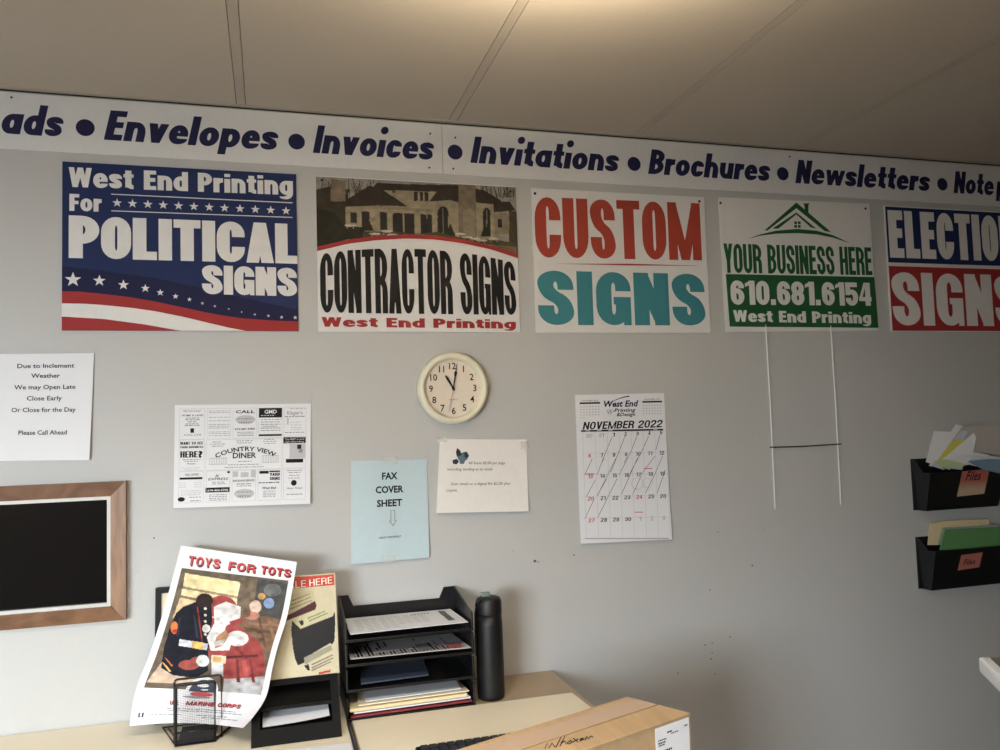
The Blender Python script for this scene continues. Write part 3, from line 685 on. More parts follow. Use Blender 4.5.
# arched diner name
def arcline(s_, cx, cy_, R_, a0, a1, h):
    P, W_ = small_polys(s_, .022)
    for p in P:
        out = []
        for v in p:
            a = math.radians(a0+(a1-a0)*v.x); rr = R_+h*v.y; u_, v_ = C6(cx+rr*math.sin(a), cy_-rr*math.cos(a)); out.append(f(u_, v_, .0006))
        q.poly(out, INK)
arcline('COUNTRY VIEW', 490, 737, 382, -26, 26, 26)
mt('DINER', 416, 550, 396, 32, INK, .022)
for x0, y0, x1, y1 in ((283, 392, 382, 430), (583, 384, 680, 426)):
    a = C6(x0, y0); b_ = C6(x1, y1); outline(q, f, a[0], a[1], b_[0], b_[1], GINK, .002, .003)
    for k in range(1, 10): xx = x0+(x1-x0)*k/10; mr(xx, y0, xx+1.6, y1, GINK)
for x0, x1, y in ((300, 352, 298), (285, 370, 310), (295, 362, 322), (435, 535, 294), (440, 530, 306), (598, 655, 288), (590, 665, 300), (598, 660, 312), (445, 525, 414), (390, 575, 432), (370, 595, 447)): dashes(x0, x1, y, 4)
mr(708, 280, 840, 316, INK); mt('The BEST in yard', 718, 830, 297, 10, PAPER, 0); mt('sign advertising', 718, 830, 311, 9, PAPER, 0)
mr(745, 320, 838, 405, LINK); mr(790, 325, 815, 350, INK, .0007); mr(800, 352, 822, 372, GINK, .0007); mr(724, 408, 826, 430, INK, .0007); dashes(735, 815, 416, 5, LINK)
mt('WE OFFER', 150, 225, 492, 14, INK, .0, sh=.2); mr(120, 500, 246, 512)
for y in (530, 542, 554): dashes(120, 158, y, 3, LINK); dashes(200, 245, y, 3, LINK)
for y in (575, 587, 598): dashes(130, 240, y, 4, LINK)
q2 = [C6(131+20*math.cos(a*math.pi/8), 624+13*math.sin(a*math.pi/8)) for a in range(16)]; q.poly([f(u, v, .0006) for u, v in q2[::-1]], INK)
dashes(175, 240, 612, 4); dashes(180, 240, 632, 5)
mt('K', 318, 345, 504, 18, INK, 0, sh=.3); mt('EXPRESS', 278, 392, 520, 14, INK, .01, sh=.25); mr(386, 470, 400, 482)
for y in (530, 540): dashes(300, 375, y, 4)
mr(264, 562, 402, 590); mt('610-462-2702', 276, 392, 583, 11, PAPER, .02)
for y in (602, 612, 622, 632): dashes(285, 385, y, 4)
mr(418, 472, 448, 505, LINK); mr(462, 478, 508, 508, LINK); mr(520, 468, 548, 510, LINK)
mt('BACKHOE SERVICE', 420, 542, 532, 11, INK, .02); mt('610.967.4491', 440, 522, 550, 9, INK, .01); dashes(440, 525, 556, 4)
q2 = [C6(484+58*math.cos(a*math.pi/10), 602+28*math.sin(a*math.pi/10)) for a in range(20)]; q.poly([f(u, v, .0004) for u, v in q2[::-1]], LINK)
dashes(440, 528, 590, 5); mt('SEPTIC', 446, 524, 622, 10, INK, 0)
mr(570, 474, 624, 490); mr(628, 474, 690, 482); mt('YARD', 630, 690, 504, 17, INK, own=NARROW); mt('SIGNS', 630, 690, 528, 17, INK, own=NARROW)
dashes(566, 690, 540, 5, INK); mt('West End', 588, 668, 580, 14, INK, .02, sh=.2)
for y in (590, 602, 612, 622): dashes(592, 665, y, 4)
for y, w_ in ((474, 45), (486, 35), (502, 30), (518, 36)): dashes(775-w_, 775+w_, y, 4)
q2 = [C6(772+17*math.cos(a*math.pi/8), 548+17*math.sin(a*math.pi/8)) for a in range(16)]; q.poly([f(u, v, .0006) for u, v in q2[::-1]], INK)
mt('Blue Ridge', 735, 825, 582, 8, INK, 0); dashes(730, 825, 612, 5)
q.build('lettering', t)
# fax cover sheet
t, f = sheet('fax_cover_sheet', 'pale blue sheet reading FAX COVER SHEET with a down arrow', 'notice', [(351, 461), (427, 459.5), (429, 557), (351, 564)], FAXP, lambda u, v: .001+.006*v*v+.003*abs(math.sin(u*5))*v)
q = MB(); line(q, f, 'FAX', .40, .605, .19, .068, INK, .034); line(q, f, 'COVER', .315, .68, .325, .068, INK, .034); line(q, f, 'SHEET', .33, .66, .46, .068, INK, .034)
line(q, f, 'HELP YOURSELF', .355, .635, .775, .018, INK, .015)
for P in ([(.505, .50), (.515, .50), (.515, .61), (.505, .61)], [(.555, .50), (.565, .50), (.565, .61), (.555, .61)], [(.505, .50), (.565, .50), (.565, .506), (.505, .506)],
          [(.485, .605), (.51, .605), (.51, .612), (.485, .612)], [(.56, .605), (.585, .605), (.585, .612), (.56, .612)], [(.485, .605), (.495, .605), (.54, .655), (.533, .66)], [(.575, .605), (.585, .605), (.54, .66), (.533, .655)]):
    q.poly([f(u, v, .0006) for u, v in P[::-1]], GINK)
q.build('lettering', t)
TAPE = mat('clear_tape', (235, 235, 225), .12, alpha=.35)
def tape(t, f, u, v, wu, wv): q = MB(); q.poly([f(u, v+wv, .0008), f(u+wu, v+wv, .0008), f(u+wu, v, .0008), f(u, v, .0008)], TAPE); q.build('tape', t)
tape(t, f, .42, -.03, .18, .07); tape(t, f, .40, .95, .15, .06)
# scan notice
t, f = sheet('scan_price_notice', 'cream white notice about scan prices with small clip art, under the clock', 'notice', [(440, 439), (526.5, 439.5), (528, 511), (435.5, 512.5)], mat('warm_paper', (234, 230, 224), .3), lambda u, v: .001+.008*v*v+.006*(1-u)*v+.004*max(0, u-.8))
q = MB(); line(q, f, 'All Scans $2.00 per page', .33, .745, .345, .038, INK, .0); line(q, f, 'including sending as an email', .10, .60, .43, .038, INK, .0)
line(q, f, 'Scan email or a digital file $2.00 plus', .145, .80, .63, .038, INK, .0); line(q, f, 'copies', .095, .21, .715, .038, INK, .0); q.build('lettering', t)
q = MB(); CA = mat('clip_art_blue', (86, 112, 128), .5); CB = mat('clip_art_dark', (34, 42, 52), .5)
for P, m in ([(.19, .21), (.30, .17), (.33, .24), (.31, .29), (.22, .29)], CA), ([(.20, .12), (.235, .16), (.25, .22), (.20, .24), (.185, .18)], CB), ([(.15, .29), (.20, .27), (.225, .31), (.20, .345), (.16, .34)], CB), ([(.23, .29), (.30, .28), (.28, .34), (.235, .34)], CA), ([(.28, .19), (.31, .175), (.335, .23), (.32, .26), (.285, .25)], CB):
    q.poly([f(u, v, .0005+(.0003 if m is CB else 0)) for u, v in P[::-1]], m)
q.build('clip_art', t)
tape(t, f, .93, .03, .09, .1); tape(t, f, -.02, -.02, .1, .06)
# calendar
t, f = sheet('wall_calendar', 'white NOVEMBER 2022 wall calendar with days crossed off', 'calendar', [(575, 395), (664, 393), (671, 539), (580, 543.5)], PAPER, lambda u, v: .003+.006*v*v+.008*max(0, u-.7)*v, 14, 20)
K8 = lambda x, y: ((x-62-18*(y-55)/625)/(372+20*(y-55)/625), (y-57)/((618 if x < 250 else 610)))
def K8(x, y):
    v = (y-57)/(622-18*(x-62)/390); return (x-(62+20*v))/(371+10*v), v
q = MB()
def ct(s_, x0, x1, yb, h, m=INK, off=.02, sh=.15):
    a = K8(x0, yb); b_ = K8(x1, yb); small(q, s_, lambda x, y: f(a[0]+(b_[0]-a[0])*x, a[1]+(b_[1]-a[1])*x-h/618*y, .0006), m, off, sh)
a = K8(92, 204); b_ = K8(422, 200); mp = lambda x, y: f(a[0]+(b_[0]-a[0])*x, a[1]+(b_[1]-a[1])*x-32/618*y, .0006)
ink_text(q, 'NOVEMBER 2022', dict(w=.62, s=.19, t=.17, r=.34, gap=.08, shear=.2), mp, INK)
def cr(x0, y0, x1, y1, m, lift=.0005):
    q.poly([f(u, v, lift) for u, v in (K8(x0, y1), K8(x1, y1), K8(x1, y0), K8(x0, y0))], m)
cr(86, 206, 428, 213, INK)
for k in range(7): cr(104+47*k, 207.5, 122+47*k, 211.5, LINK, .0007)
for sx in (80, 340):
    cr(sx, 89, sx+84, 96, INK); ct('OCTOBER 2022' if sx == 80 else 'DECEMBER 2022', sx+8, sx+76, 85, 6, INK, 0)
    for r_ in range(5 if sx == 80 else 4):
        for k in range(7):
            if r_ == 4 and k > 1: break
            cr(sx+4+12*k, 106+11.5*r_, sx+8+12*k, 109.5+11.5*r_, GINK)
ct('West End', 180, 324, 110, 26, NAVY, .03, .25); ct('Printing', 222, 312, 132, 15, INK, .02, .25); ct('&Design', 232, 310, 150, 15, INK, .02, .25)
for k in range(10):  # swoosh over the name and ring emblem
    a0 = (195+k*9, 98-28*math.sin(k/10*1.5)); a1 = (204+k*9, 98-28*math.sin((k+1)/10*1.5)); P = [K8(*a0), K8(*a1), K8(a1[0], a1[1]-2-.3*k), K8(a0[0], a0[1]-2-.3*k)]
    q.poly([f(u, v, .0006) for u, v in P], BLUE)
for ccx, ccy in ((200, 128), (212, 128), (203, 136)):
    for k in range(12):
        P = [K8(ccx+rr*math.cos(a*math.pi/6), ccy+rr*.8*math.sin(a*math.pi/6)) for rr, a in ((8, k), (8, k+1), (5.5, k+1), (5.5, k))]; q.poly([f(u, v, .0006) for u, v in P[::-1]], GINK)
rows = [(238, [30, 31, 1, 2, 3, 4, 5]), (322, [6, 7, 8, 9, 10, 11, 12]), (408, [13, 14, 15, 16, 17, 18, 19]), (500, [20, 21, 22, 23, 24, 25, 26]), (590, [27, 28, 29, 30, 1, 2, 3])]
for ri, (y, days) in enumerate(rows):
    for k, d_ in enumerate(days):
        xc = 118+50.2*k+(2*ri); yy = y-1.4*k
        m = INK
        if (ri == 0 and k < 2) or (ri == 4 and k > 3): m = GINK
        if ri > 0 and k == 0 or d_ == 24 or (d_ == 11 and ri == 1): m = RINK
        if ri == 4 and k > 3: m = GINK
        s_ = str(d_); w_ = 12.5 if len(s_) > 1 and '1' not in s_ else (10 if len(s_) > 1 else 5); a = K8(xc-w_, yy); b_ = K8(xc+w_, yy); light = m is GINK
        ink_text(q, s_, dict(w=.6, s=.12 if light else .185, t=.11 if light else .16, r=.3, gap=.12, shear=.12), (lambda a, b_: lambda x, y: f(a[0]+(b_[0]-a[0])*x, a[1]+(b_[1]-a[1])*x-16/618*y, .0006))(a, b_), m)
for ri in range(6):
    y = 214+88.5*ri+2*(ri > 2); cr(90, y, 448-4*0, y+1, LINK)
for k in range(8):
    x = 92+50*k; a = K8(x, 216); b_ = K8(x+12, 652); P = [a, (a[0]+.003, a[1]), (b_[0]+.003, b_[1]), b_]; q.poly([f(u, v, .0005) for u, v in P], LINK)
cr(98, 655, 448, 657.5, GINK)
for y0, x0, n_ in ((392, 104, 1), (372, 345, 1), (552, 305, 1)): cr(x0, y0-4, x0+36, y0-1, RINK)
for ex, ey, rx, ry in ((318, 432, 26, 24), (360, 430, 22, 20), (340, 455, 30, 10)):
    for k in range(20):
        P = [K8(ex+s2*rx*math.cos(a*math.pi/10), ey+s2*ry*math.sin(a*math.pi/10)) for s2, a in ((1, k), (1, k+1), (.93, k+1), (.93, k))]; q.poly([f(u, v, .0005) for u, v in P[::-1]], LINK)
q.build('printed_month', t)
q = MB()
PEN = mat('pen_ink', (52, 50, 60), .5)
for x0, y0, x1, y1 in [(213, 234, 185, 300), (185, 300, 150, 392), (265, 236, 205, 385), (315, 236, 290, 300), (290, 300, 240, 395), (365, 236, 335, 300), (335, 300, 285, 390), (413, 232, 396, 292), (130, 326, 98, 395), (178, 325, 168, 345), (228, 325, 150, 480), (275, 320, 262, 345), (318, 325, 250, 475), (392, 318, 340, 385), (340, 385, 296, 478), (424, 318, 390, 395), (390, 395, 350, 472), (142, 415, 105, 484), (188, 412, 150, 478), (232, 410, 150, 572), (434, 378, 398, 476), (134, 500, 98, 575)]:
    a = K8(x0, y0); b_ = K8(x1, y1); P = [a, (a[0]+.0055, a[1]), (b_[0]+.0055, b_[1]), b_]; q.poly([f(u, v, .0008) for u, v in P[::-1]], PEN)
q.build('pen_marks', t)
q = MB(); cc = f(.5, .012); q.lathe([(.002, 0), (.0025, .004), (.001, .005)], (cc.x, cc.y, cc.z), STEEL, 10, 'y'); q.build('pin', t)

# ------------------------------------------------------------------ WOODEN FRAME WITH DARK GLASS
OAK = wood_mat('oak_frame', (96, 64, 42), (128, 92, 64), (9, 60, 9))
OAKV = wood_mat('oak_frame_upright', (122, 90, 62), (150, 114, 82), (50, 50, 6))
GLASS = mat('dark_glass', (10, 10, 12), .04, vary=0)
LINER = mat('cream_liner', (205, 203, 196), .5)
fx1 = at(127.5, 480, -.02).x; fz1 = at(128, 481, -.02).z; fz0 = at(125, 620, -.02).z; fx1 -= .004; fx0 = fx1-.58; fw = .038
t = thing('picture_frame', 'oak wooden frame around dark glass at the left edge', 'frame', ((fx0+fx1)/2, -.01, fz0))
def rail(name, o0, o1, i1, i0, m, yo=-.024, yi=-.016):
    q = MB(); q.poly([(o0[0], yo, o0[1]), (o1[0], yo, o1[1]), (i1[0], yi, i1[1]), (i0[0], yi, i0[1])], m)
    pts = [o0, o1, i1, i0]; ys = [yo, yo, yi, yi]
    for i in range(4):
        j = (i+1) % 4; q.poly([(pts[i][0], -.001, pts[i][1]), (pts[j][0], -.001, pts[j][1]), (pts[j][0], ys[j], pts[j][1]), (pts[i][0], ys[i], pts[i][1])], m)
    q.build(name, t, normals=True)
A, Bq, Cq, Dq = (fx0, fz1), (fx1, fz1), (fx1, fz0), (fx0, fz0); a_, b2, c2, d2 = (fx0+fw, fz1-fw), (fx1-fw, fz1-fw), (fx1-fw, fz0+fw), (fx0+fw, fz0+fw)
rail('top_rail', A, Bq, b2, a_, OAK); rail('bottom_rail', d2, c2, Cq, Dq, OAK); rail('side_rail', Bq, Cq, c2, b2, OAKV); rail('side_rail', A, a_, d2, Dq, OAKV)
q = MB(); lw = .009
for lo, hi in (((a_[0], a_[1]-lw), (b2[0], b2[1])), ((d2[0], d2[1]), (c2[0], c2[1]+lw)), ((a_[0], d2[1]+lw), (a_[0]+lw, a_[1]-lw)), ((b2[0]-lw, d2[1]+lw), (b2[0], b2[1]-lw))): q.box((lo[0], -.014, lo[1]), (hi[0], -.002, hi[1]), LINER)
q.build('liner', t)
q = MB(); q.prism([(a_[0]+lw, -.005, d2[1]+lw), (b2[0]-lw, -.005, d2[1]+lw), (b2[0]-lw, -.0135, b2[1]-lw), (a_[0]+lw, -.0135, b2[1]-lw)], (0, .003, 0), GLASS); q.build('glass', t)

# ------------------------------------------------------------------ DESKS
CREAMT = mat('cream_laminate', (236, 224, 198), .4, vary=.02)
TANT = mat('tan_laminate', (166, 146, 120), .5, vary=.05)
DARKM = mat('dark_edge', (60, 54, 48), .5)
ZD = .755
def desk(name, label, x0, x1, y0, m, em):
    t = thing(name, label, 'desk', ((x0+x1)/2, y0/2, 0))
    q = MB(); q.box((x0, y0, ZD-.03), (x1, -.004, ZD), m); q.build('desktop', t, bevel=.002)
    for x in (x0+.04, x1-.06):
        q = MB(); q.box((x, y0+.06, 0), (x+.02, -.06, ZD-.03), em); q.build('leg_panel', t, bevel=.002)
    q = MB(); q.box((x0+.06, -.1, .3), (x1-.06, -.085, ZD-.03), em); q.build('back_panel', t)
    return t
desk('desk', 'cream topped desk under the poster, left of the letter trays', -1.25, .187, -.75, CREAMT, DARKM)
desk('desk', 'tan topped desk under the letter trays and cardboard box', .191, .812, -1.0, TANT, DARKM)
q = MB(); q.prism([(.194, -.470, ZD+.0005), (.80, -.470, ZD+.0005), (.792, -.229, ZD+.0005), (.193, -.229, ZD+.0005)], (0, 0, .004), CREAMT)
tag(q.build('display_board', bevel=.0005), 'flat cream board lying on the tan desk in front of the letter trays', 'board')
q = MB(); q.tube([(.1815, -.235, ZD+.0037), (.1815, -.35, ZD+.0037), (.1822, -.5, ZD+.0037), (.1815, -.74, ZD+.0037)], .0035, mat('navy_cable', (40, 46, 66), .4), 8)
tag(q.build('cable', smooth=True), 'dark cable running in the gap between the two desks', 'cable')
q = MB(); q.prism([(-.06, -.56, ZD+.0005), (.172, -.58, ZD+.0005), (.176, -.372, ZD+.0005), (-.055, -.352, ZD+.0005)], (0, 0, .003), PAPER)
tag(q.build('paper_pad'), 'white paper pad at the front right corner of cream desk', 'paper')
t = thing('keyboard', 'black keyboard just in front of the cream board, mostly out of view', 'keyboard', (.45, -.56, ZD))
q = MB(); q.box((.31, -.63, ZD+.0005), (.70, -.485, ZD+.018), BLACKP); q.build('body', t, bevel=.004)
q = MB(); KEY = mat('key_plastic', (40, 40, 44), .5)
for r_ in range(5):
    for k in range(18): q.box((.32+.0207*k, -.621+.026*r_, ZD+.018), (.337+.0207*k, -.600+.026*r_, ZD+.023), KEY)
q.build('keys', t)

# ------------------------------------------------------------------ LETTER TRAYS (stack of four)
x0, x1, y0, y1 = .180, .519, -.222, -.006
DARKT = mat('tray_black', (14, 14, 15), .35, vary=.1)
lev = [ZD+.001, ZD+.073, ZD+.137, ZD+.199]
def tray(z, label, top=False):
    t = thing('letter_tray', label, 'tray', ((x0+x1)/2, (y0+y1)/2, z), 'stacked black letter trays')
    q = MB(); q.box((x0, y0, z), (x1, y1, z+.004), DARKT); q.box((x0, y0-.004, z), (x1, y0, z+.007), DARKT); q.build('tray_floor', t, bevel=.001)
    hf = .052 if top else .060
    for xx, nm in ((x0, 'side_wall'), (x1-.005, 'side_wall')):
        q = MB(); P = [(xx, y0-.002, z), (xx, y0+.0, z+hf*.93), (xx, y0+.05, z+hf), (xx, y1-.03, z+hf*(1.45 if top else 1)), (xx, y1, z+hf*(1.5 if top else 1)), (xx, y1, z)]
        q.prism(P, (.005, 0, 0), DARKT); q.build(nm, t, bevel=.001)
    q = MB(); h2 = hf*(1.5 if top else 1)
    P = [(x0, y1-.004, z), (x0, y1-.004, z+h2), (x0+.028, y1-.004, z+h2), (x0+.042, y1-.004, z+h2*.6), (x1-.048, y1-.004, z+h2*.6), (x1-.034, y1-.004, z+h2), (x1, y1-.004, z+h2), (x1, y1-.004, z)]
    q.prism(P, (0, .004, 0), DARKT); q.build('rear_wall', t)
    return t
for k, z in enumerate(lev):
    tray(z, ['bottom tray of the black letter tray stack, full of folders', 'black letter tray second from the bottom, holding a dark envelope', 'black letter tray second from the top, holding a printed newspaper sheet', 'topmost black letter tray, holding a white form'][k], k == 3)
def flat(name, label, cat, P, m, th=.0012, group=None, ink=None):
    """thin sheet from four xyz corners FL FR BR BL"""
    P = [Vector(p) for p in P]; q = MB(); N = 6
    def s(u, v): p = P[0].lerp(P[1], u).lerp(P[3].lerp(P[2], u), v); return p
    t = thing(name, label, cat, s(.5, .5), group)
    q.prism([P[0], P[1], P[2], P[3]], (0, 0, th), m); q.build('sheet', t)
    if ink:
        q = MB(); ink(q, lambda u, v, l=0: s(u, v)+Vector((0, 0, th+.0006+l))); q.build('print', t)
    return t
z = lev[3]+.010
def formink(q, g):
    for r_ in range(9):
        for k in range(9 if r_ > 1 else 5): u = .08+.072*k; q.poly([g(u, .12+.085*r_), g(u+.055, .12+.085*r_), g(u+.055, .145+.085*r_), g(u, .145+.085*r_)], LINK)
    for k in range(6): q.poly([g(.60+.03*k, .78), g(.615+.03*k, .78), g(.615+.03*k, .86), g(.60+.03*k, .86)], GINK)
    for k in range(5): q.poly([g(.86+.012*k, .2), g(.868+.012*k, .2), g(.868+.012*k, .88), g(.86+.012*k, .88)], INK)
flat('printed_form', 'white printed form lying in the topmost letter tray', 'paper', [(x0+.012, y0-.01, z+.012), (x1-.012, y0+.005, z+.010), (x1-.02, y1-.02, z+.006), (x0+.012, y1-.02, z+.006)], PAPER, ink=formink)
z = lev[2]+.0045
def newsink(q, g):
    rn = random.Random(5)
    for k in range(30):
        u = .03+.03*k; hgt = rn.uniform(.2, .9); q.poly([g(u, .05), g(u+.018, .05), g(u+.018, hgt), g(u, hgt)], INK if k % 3 else GINK)
    q.poly([g(.58, .1, .0004), g(.69, .1, .0004), g(.69, .5, .0004), g(.58, .5, .0004)], GINK)
    q.poly([g(.82, .08, .0004), g(.95, .08, .0004), g(.95, .32, .0004), g(.82, .32, .0004)], mat('dusty_pink_ink', (190, 110, 110), .5))
flat('newspaper_sheet', 'newspaper page with dark columns in the second letter tray from the top', 'newspaper', [(x0+.012, y0-.006, z+.016), (x1-.008, y0-.004, z+.012), (x1-.02, y1-.03, z+.006), (x0+.012, y1-.03, z+.006)], mat('newsprint', (196, 192, 188), .7), ink=newsink)
z = lev[1]+.0045
flat('dark_envelope', 'slate blue envelope inside the second letter tray from the bottom', 'envelope', [(x0+.04, y0+.02, z+.006), (x0+.22, y0+.03, z+.006), (x0+.23, y1-.04, z+.014), (x0+.05, y1-.04, z+.014)], mat('slate_envelope', (66, 72, 86), .45), .004)
z = lev[0]+.0045
MANILA = mat('manila', (222, 204, 160), .6); MAROON = mat('maroon_folder', (122, 40, 48), .5); ROSE = mat('rose_paper', (205, 160, 150), .6)
stack = [('maroon_folder', 'maroon folder at the very bottom of the lowest letter tray', 'folder', MAROON, .010, -.008, .012, .004), ('envelope', 'white envelope just above the maroon folder in lowest letter tray', 'envelope', PAPER, .018, -.001, .016, .004),
         ('manila_folder', 'thick manila folder in the middle of the lowest tray pile', 'folder', MANILA, .008, -.006, .03, .008), ('paper_sheet', 'cream paper sheet on the manila folder in lowest letter tray', 'paper', CREAMP, .03, -.002, .022, .003),
         ('paper_sheet', 'white paper slanting on top of the lowest tray pile', 'paper', PAPER, .05, .006, .05, .002)]
zz = z
zz += .004
for n_, lb, ct_, m, dx, dy, dx2, th in stack:
    flat(n_, lb, ct_, [(x0+dx, y0+dy, zz+.0015), (x1-dx2*.7, y0+dy+.008, zz+.002), (x1-.03, y1-.03, zz+.003), (x0+dx+.01, y1-.03, zz)], m, th); zz += th+.0032

# ------------------------------------------------------------------ BLACK BOTTLE
BOT = mat('matte_black', (11, 11, 12), .5)
bx, by = .575, -.178
t = thing('thermos_bottle', 'tall black bottle standing beside the letter trays', 'bottle', (bx, by, ZD))
q = MB(); R_ = .0375; q.lathe([(R_*.86, .0005), (R_*.97, .004), (R_, .012), (R_, .15), (R_*.97, .2), (R_*.93, .226)], (bx, by, ZD), BOT, 40); q.build('body', t, smooth=True)
q = MB(); q.lathe([(R_*.95, .2265), (R_*.96, .232), (R_*.95, .262), (R_*.86, .271), (R_*.6, .275)], (bx, by, ZD), BOT, 40); q.build('lid', t, smooth=True)
q = MB(); q.box((bx-.02, by-.008, ZD+.2745), (bx+.004, by+.008, ZD+.287), mat('grey_green_tab', (112, 128, 118), .4)); q.build('tab', t, bevel=.003)
q = MB(); q.tube([(bx-.026, by-.02, ZD+.268), (bx-.040, by-.018, ZD+.262), (bx-.0425, by-.016, ZD+.235), (bx-.0415, by-.012, ZD+.16), (bx-.040, by-.01, ZD+.12)], .003, BLACKP, 8); q.build('strap', t, smooth=True)

# ------------------------------------------------------------------ CARDBOARD BOX
ZB = .90
P1, P2, P3 = atz(627, 697, ZB), atz(692, 712, ZB), atz(470, 746, ZB)
ld = (P3-P1).normalized(); sd = Vector((-ld.y, ld.x, 0))
if sd.dot(P2-P1) < 0: sd = -sd
sd = (P2-P1).normalized()*.75+sd*.25; sd.normalize(); wd = (P2-P1).length; LB = .50
# squared-up base frame: origin at the far left corner
CARD = wood_mat('cardboard', (168, 140, 104), (180, 152, 115), (30, 3, 30), .8); CARDD = mat('cardboard_edge', (84, 62, 46), .8); TAPEB = mat('packing_tape', (180, 152, 124), .25, vary=.03)
t = thing('cardboard_box', 'brown cardboard box with packing tape and shipping label in the foreground', 'box', (P1+ld*LB/2+sd*wd/2)-Vector((0, 0, ZB-ZD)))
h_ = Vector((0, 0, -(ZB-ZD-.002)))
def bp(a, b_, z=0): return P1+ld*a+sd*b_+Vector((0, 0, z))
q = MB(); q.prism([bp(0, 0, -.003), bp(0, wd, -.003), bp(LB, wd, -.003), bp(LB, 0, -.003)], h_+Vector((0, 0, .003)), CARD); q.build('carton', t, normals=True)
for a, b_ in ((0, .487), (.513, 1)):
    q = MB(); q.prism([bp(-.001, wd*a-(.001 if a == 0 else 0), -.0028), bp(-.001, wd*b_+(.001 if b_ == 1 else 0), -.0028), bp(LB+.001, wd*b_+(.001 if b_ == 1 else 0), -.0028), bp(LB+.001, wd*a-(.001 if a == 0 else 0), -.0028)], (0, 0, .003), CARD); q.build('flap', t, normals=True)
q = MB(); q.prism([bp(0, wd*.487, -.0029), bp(0, wd*.513, -.0029), bp(LB, wd*.513, -.0029), bp(LB, wd*.487, -.0029)], (0, 0, .0008), CARDD); q.build('seam', t)
q = MB(); q.prism([bp(-.0012, wd*.12, .0003), bp(-.0012, wd*.47, .0003), bp(LB+.001, wd*.47, .0003), bp(LB+.001, wd*.12, .0003)], (0, 0, .0002), TAPEB); q.build('packing_tape', t)
# label on the long right face
q = MB(); so = sd*.0012
def rp(a, z): return P1+sd*wd+so+ld*a+Vector((0, 0, z))
q.prism([rp(.006, -.006), rp(.105, -.006), rp(.105, -.12), rp(.006, -.12)], sd*.0004, PAPER); lab = q.build('shipping_label', t, normals=True)
q = MB(); so = sd*.0022; rn = random.Random(4)
for z_, a0, a1, th in [(-.018, .012, .022, .003), (-.024, .04, .06, .002), (-.019, .058, .072, .003), (-.030, .075, .098, .0022), (-.035, .078, .098, .003), (-.040, .08, .098, .0022), (-.052, .06, .098, .0035), (-.058, .064, .09, .003), (-.064, .06, .092, .003), (-.07, .066, .092, .003), (-.085, .03, .09, .002), (-.095, .04, .09, .002)]:
    a = a0
    while a < a1: w_ = rn.uniform(.003, .008); q.poly([rp(a, z_), rp(min(a+w_, a1), z_), rp(min(a+w_, a1), z_-th), rp(a, z_-th)], INK); a += w_+.0012
q.build('label_print', lab)
# handwriting on the top: wilhoxen
q = MB()
def hp(px, py): p = atz(px, py, ZB+.0012); return p
HW = [[(545, 748), (547, 743), (549, 748), (552, 743), (555, 747)], [(556, 747), (561, 737)], [(560, 746), (565, 736), (561, 743), (565, 741), (566, 744)], [(570, 741), (567, 743), (569, 744), (572, 742), (570, 740)],
      [(573, 742), (578, 739)], [(573, 738), (578, 742)], [(580, 741), (583, 738), (580, 739), (580, 741), (584, 739)], [(585, 740), (587, 736), (588, 739), (591, 736), (593, 737)]]
for s_ in HW: q.tube([hp(*p) for p in s_], .0009, INK, 6)
hw = q.build('handwriting', t)

# ------------------------------------------------------------------ BLACK RACK AND STAMP CARD
RK = mat('rack_black', (17, 17, 18), .6, spec=.15, vary=.08)
xa, xb, yf_, yb_ = -.052, .160, -.318, -.10
t = thing('literature_rack', 'low black desk rack with two openings under the stamp advert card', 'rack', ((xa+xb)/2, -.21, ZD))
H_ = .118
def lean(z): return yf_+.12*(z/H_)
q = MB()
def bar(x0_, x1_, z0_, z1_, th=.010):
    q.prism([(x0_, lean(z0_), ZD+z0_), (x1_, lean(z0_), ZD+z0_), (x1_, lean(z1_), ZD+z1_), (x0_, lean(z1_), ZD+z1_)], (0, th, 0), RK)
bar(xa, xb, .001, .030); bar(xa, xb, .107, H_); bar(xa, xa+.020, .030, .107); bar(xb-.020, xb, .030, .107); q.build('front_frame', t, normals=True)
q = MB(); bar(xa+.020, xb-.020, .062, .069, .008); q.build('middle_rail', t, normals=True)
for zz_ in (.02, .064):
    q = MB(); q.prism([(xa+.004, lean(zz_)+.010, ZD+zz_), (xb-.004, lean(zz_)+.010, ZD+zz_), (xb-.004, yb_, ZD+zz_+.015), (xa+.004, yb_, ZD+zz_+.015)], (0, 0, .003), DARKT); q.build('shelf', t, normals=True)
for xx in (xa, xb-.004):
    q = MB(); q.prism([(xx, lean(.001)+.010, ZD+.001), (xx, lean(H_)+.010, ZD+H_), (xx, yb_, ZD+H_+.005), (xx, yb_, ZD+.001)], (.004, 0, 0), RK); q.build('side_panel', t, normals=True)
q = MB(); q.box((xa, yb_, ZD+.001), (xb, yb_+.004, ZD+H_+.005), DARKT); q.build('rear_panel', t)
q = MB(); q.grid(lambda u, v: Vector((xa+.026+(xb-xa-.052)*u, lean(.03)+.014+.15*v, ZD+.032+.008*u*u+.020*v)), 8, 4, PAPER); q.grid(lambda u, v: Vector((xa+.026+(xb-xa-.052)*(1-u), lean(.03)+.014+.15*v, ZD+.0315+.008*(1-u)**2+.020*v)), 8, 4, PAPER)
tag(q.build('flyer', smooth=True), 'white flyer curling inside the lower opening of black rack', 'paper')
YC = -.192
ctr, cbr = at(336, 573, YC+.09), at(338.5, 673, YC); cw = .172
t = thing('stamp_advert_card', 'tan card picturing two ink stamps, headed SALE HERE, standing on the black rack', 'card', (cbr.x-cw/2, YC, cbr.z))
ztop, zbot, xr_ = ctr.z, cbr.z, (ctr.x+cbr.x)/2; xl_ = xr_-cw; LEANC = .09
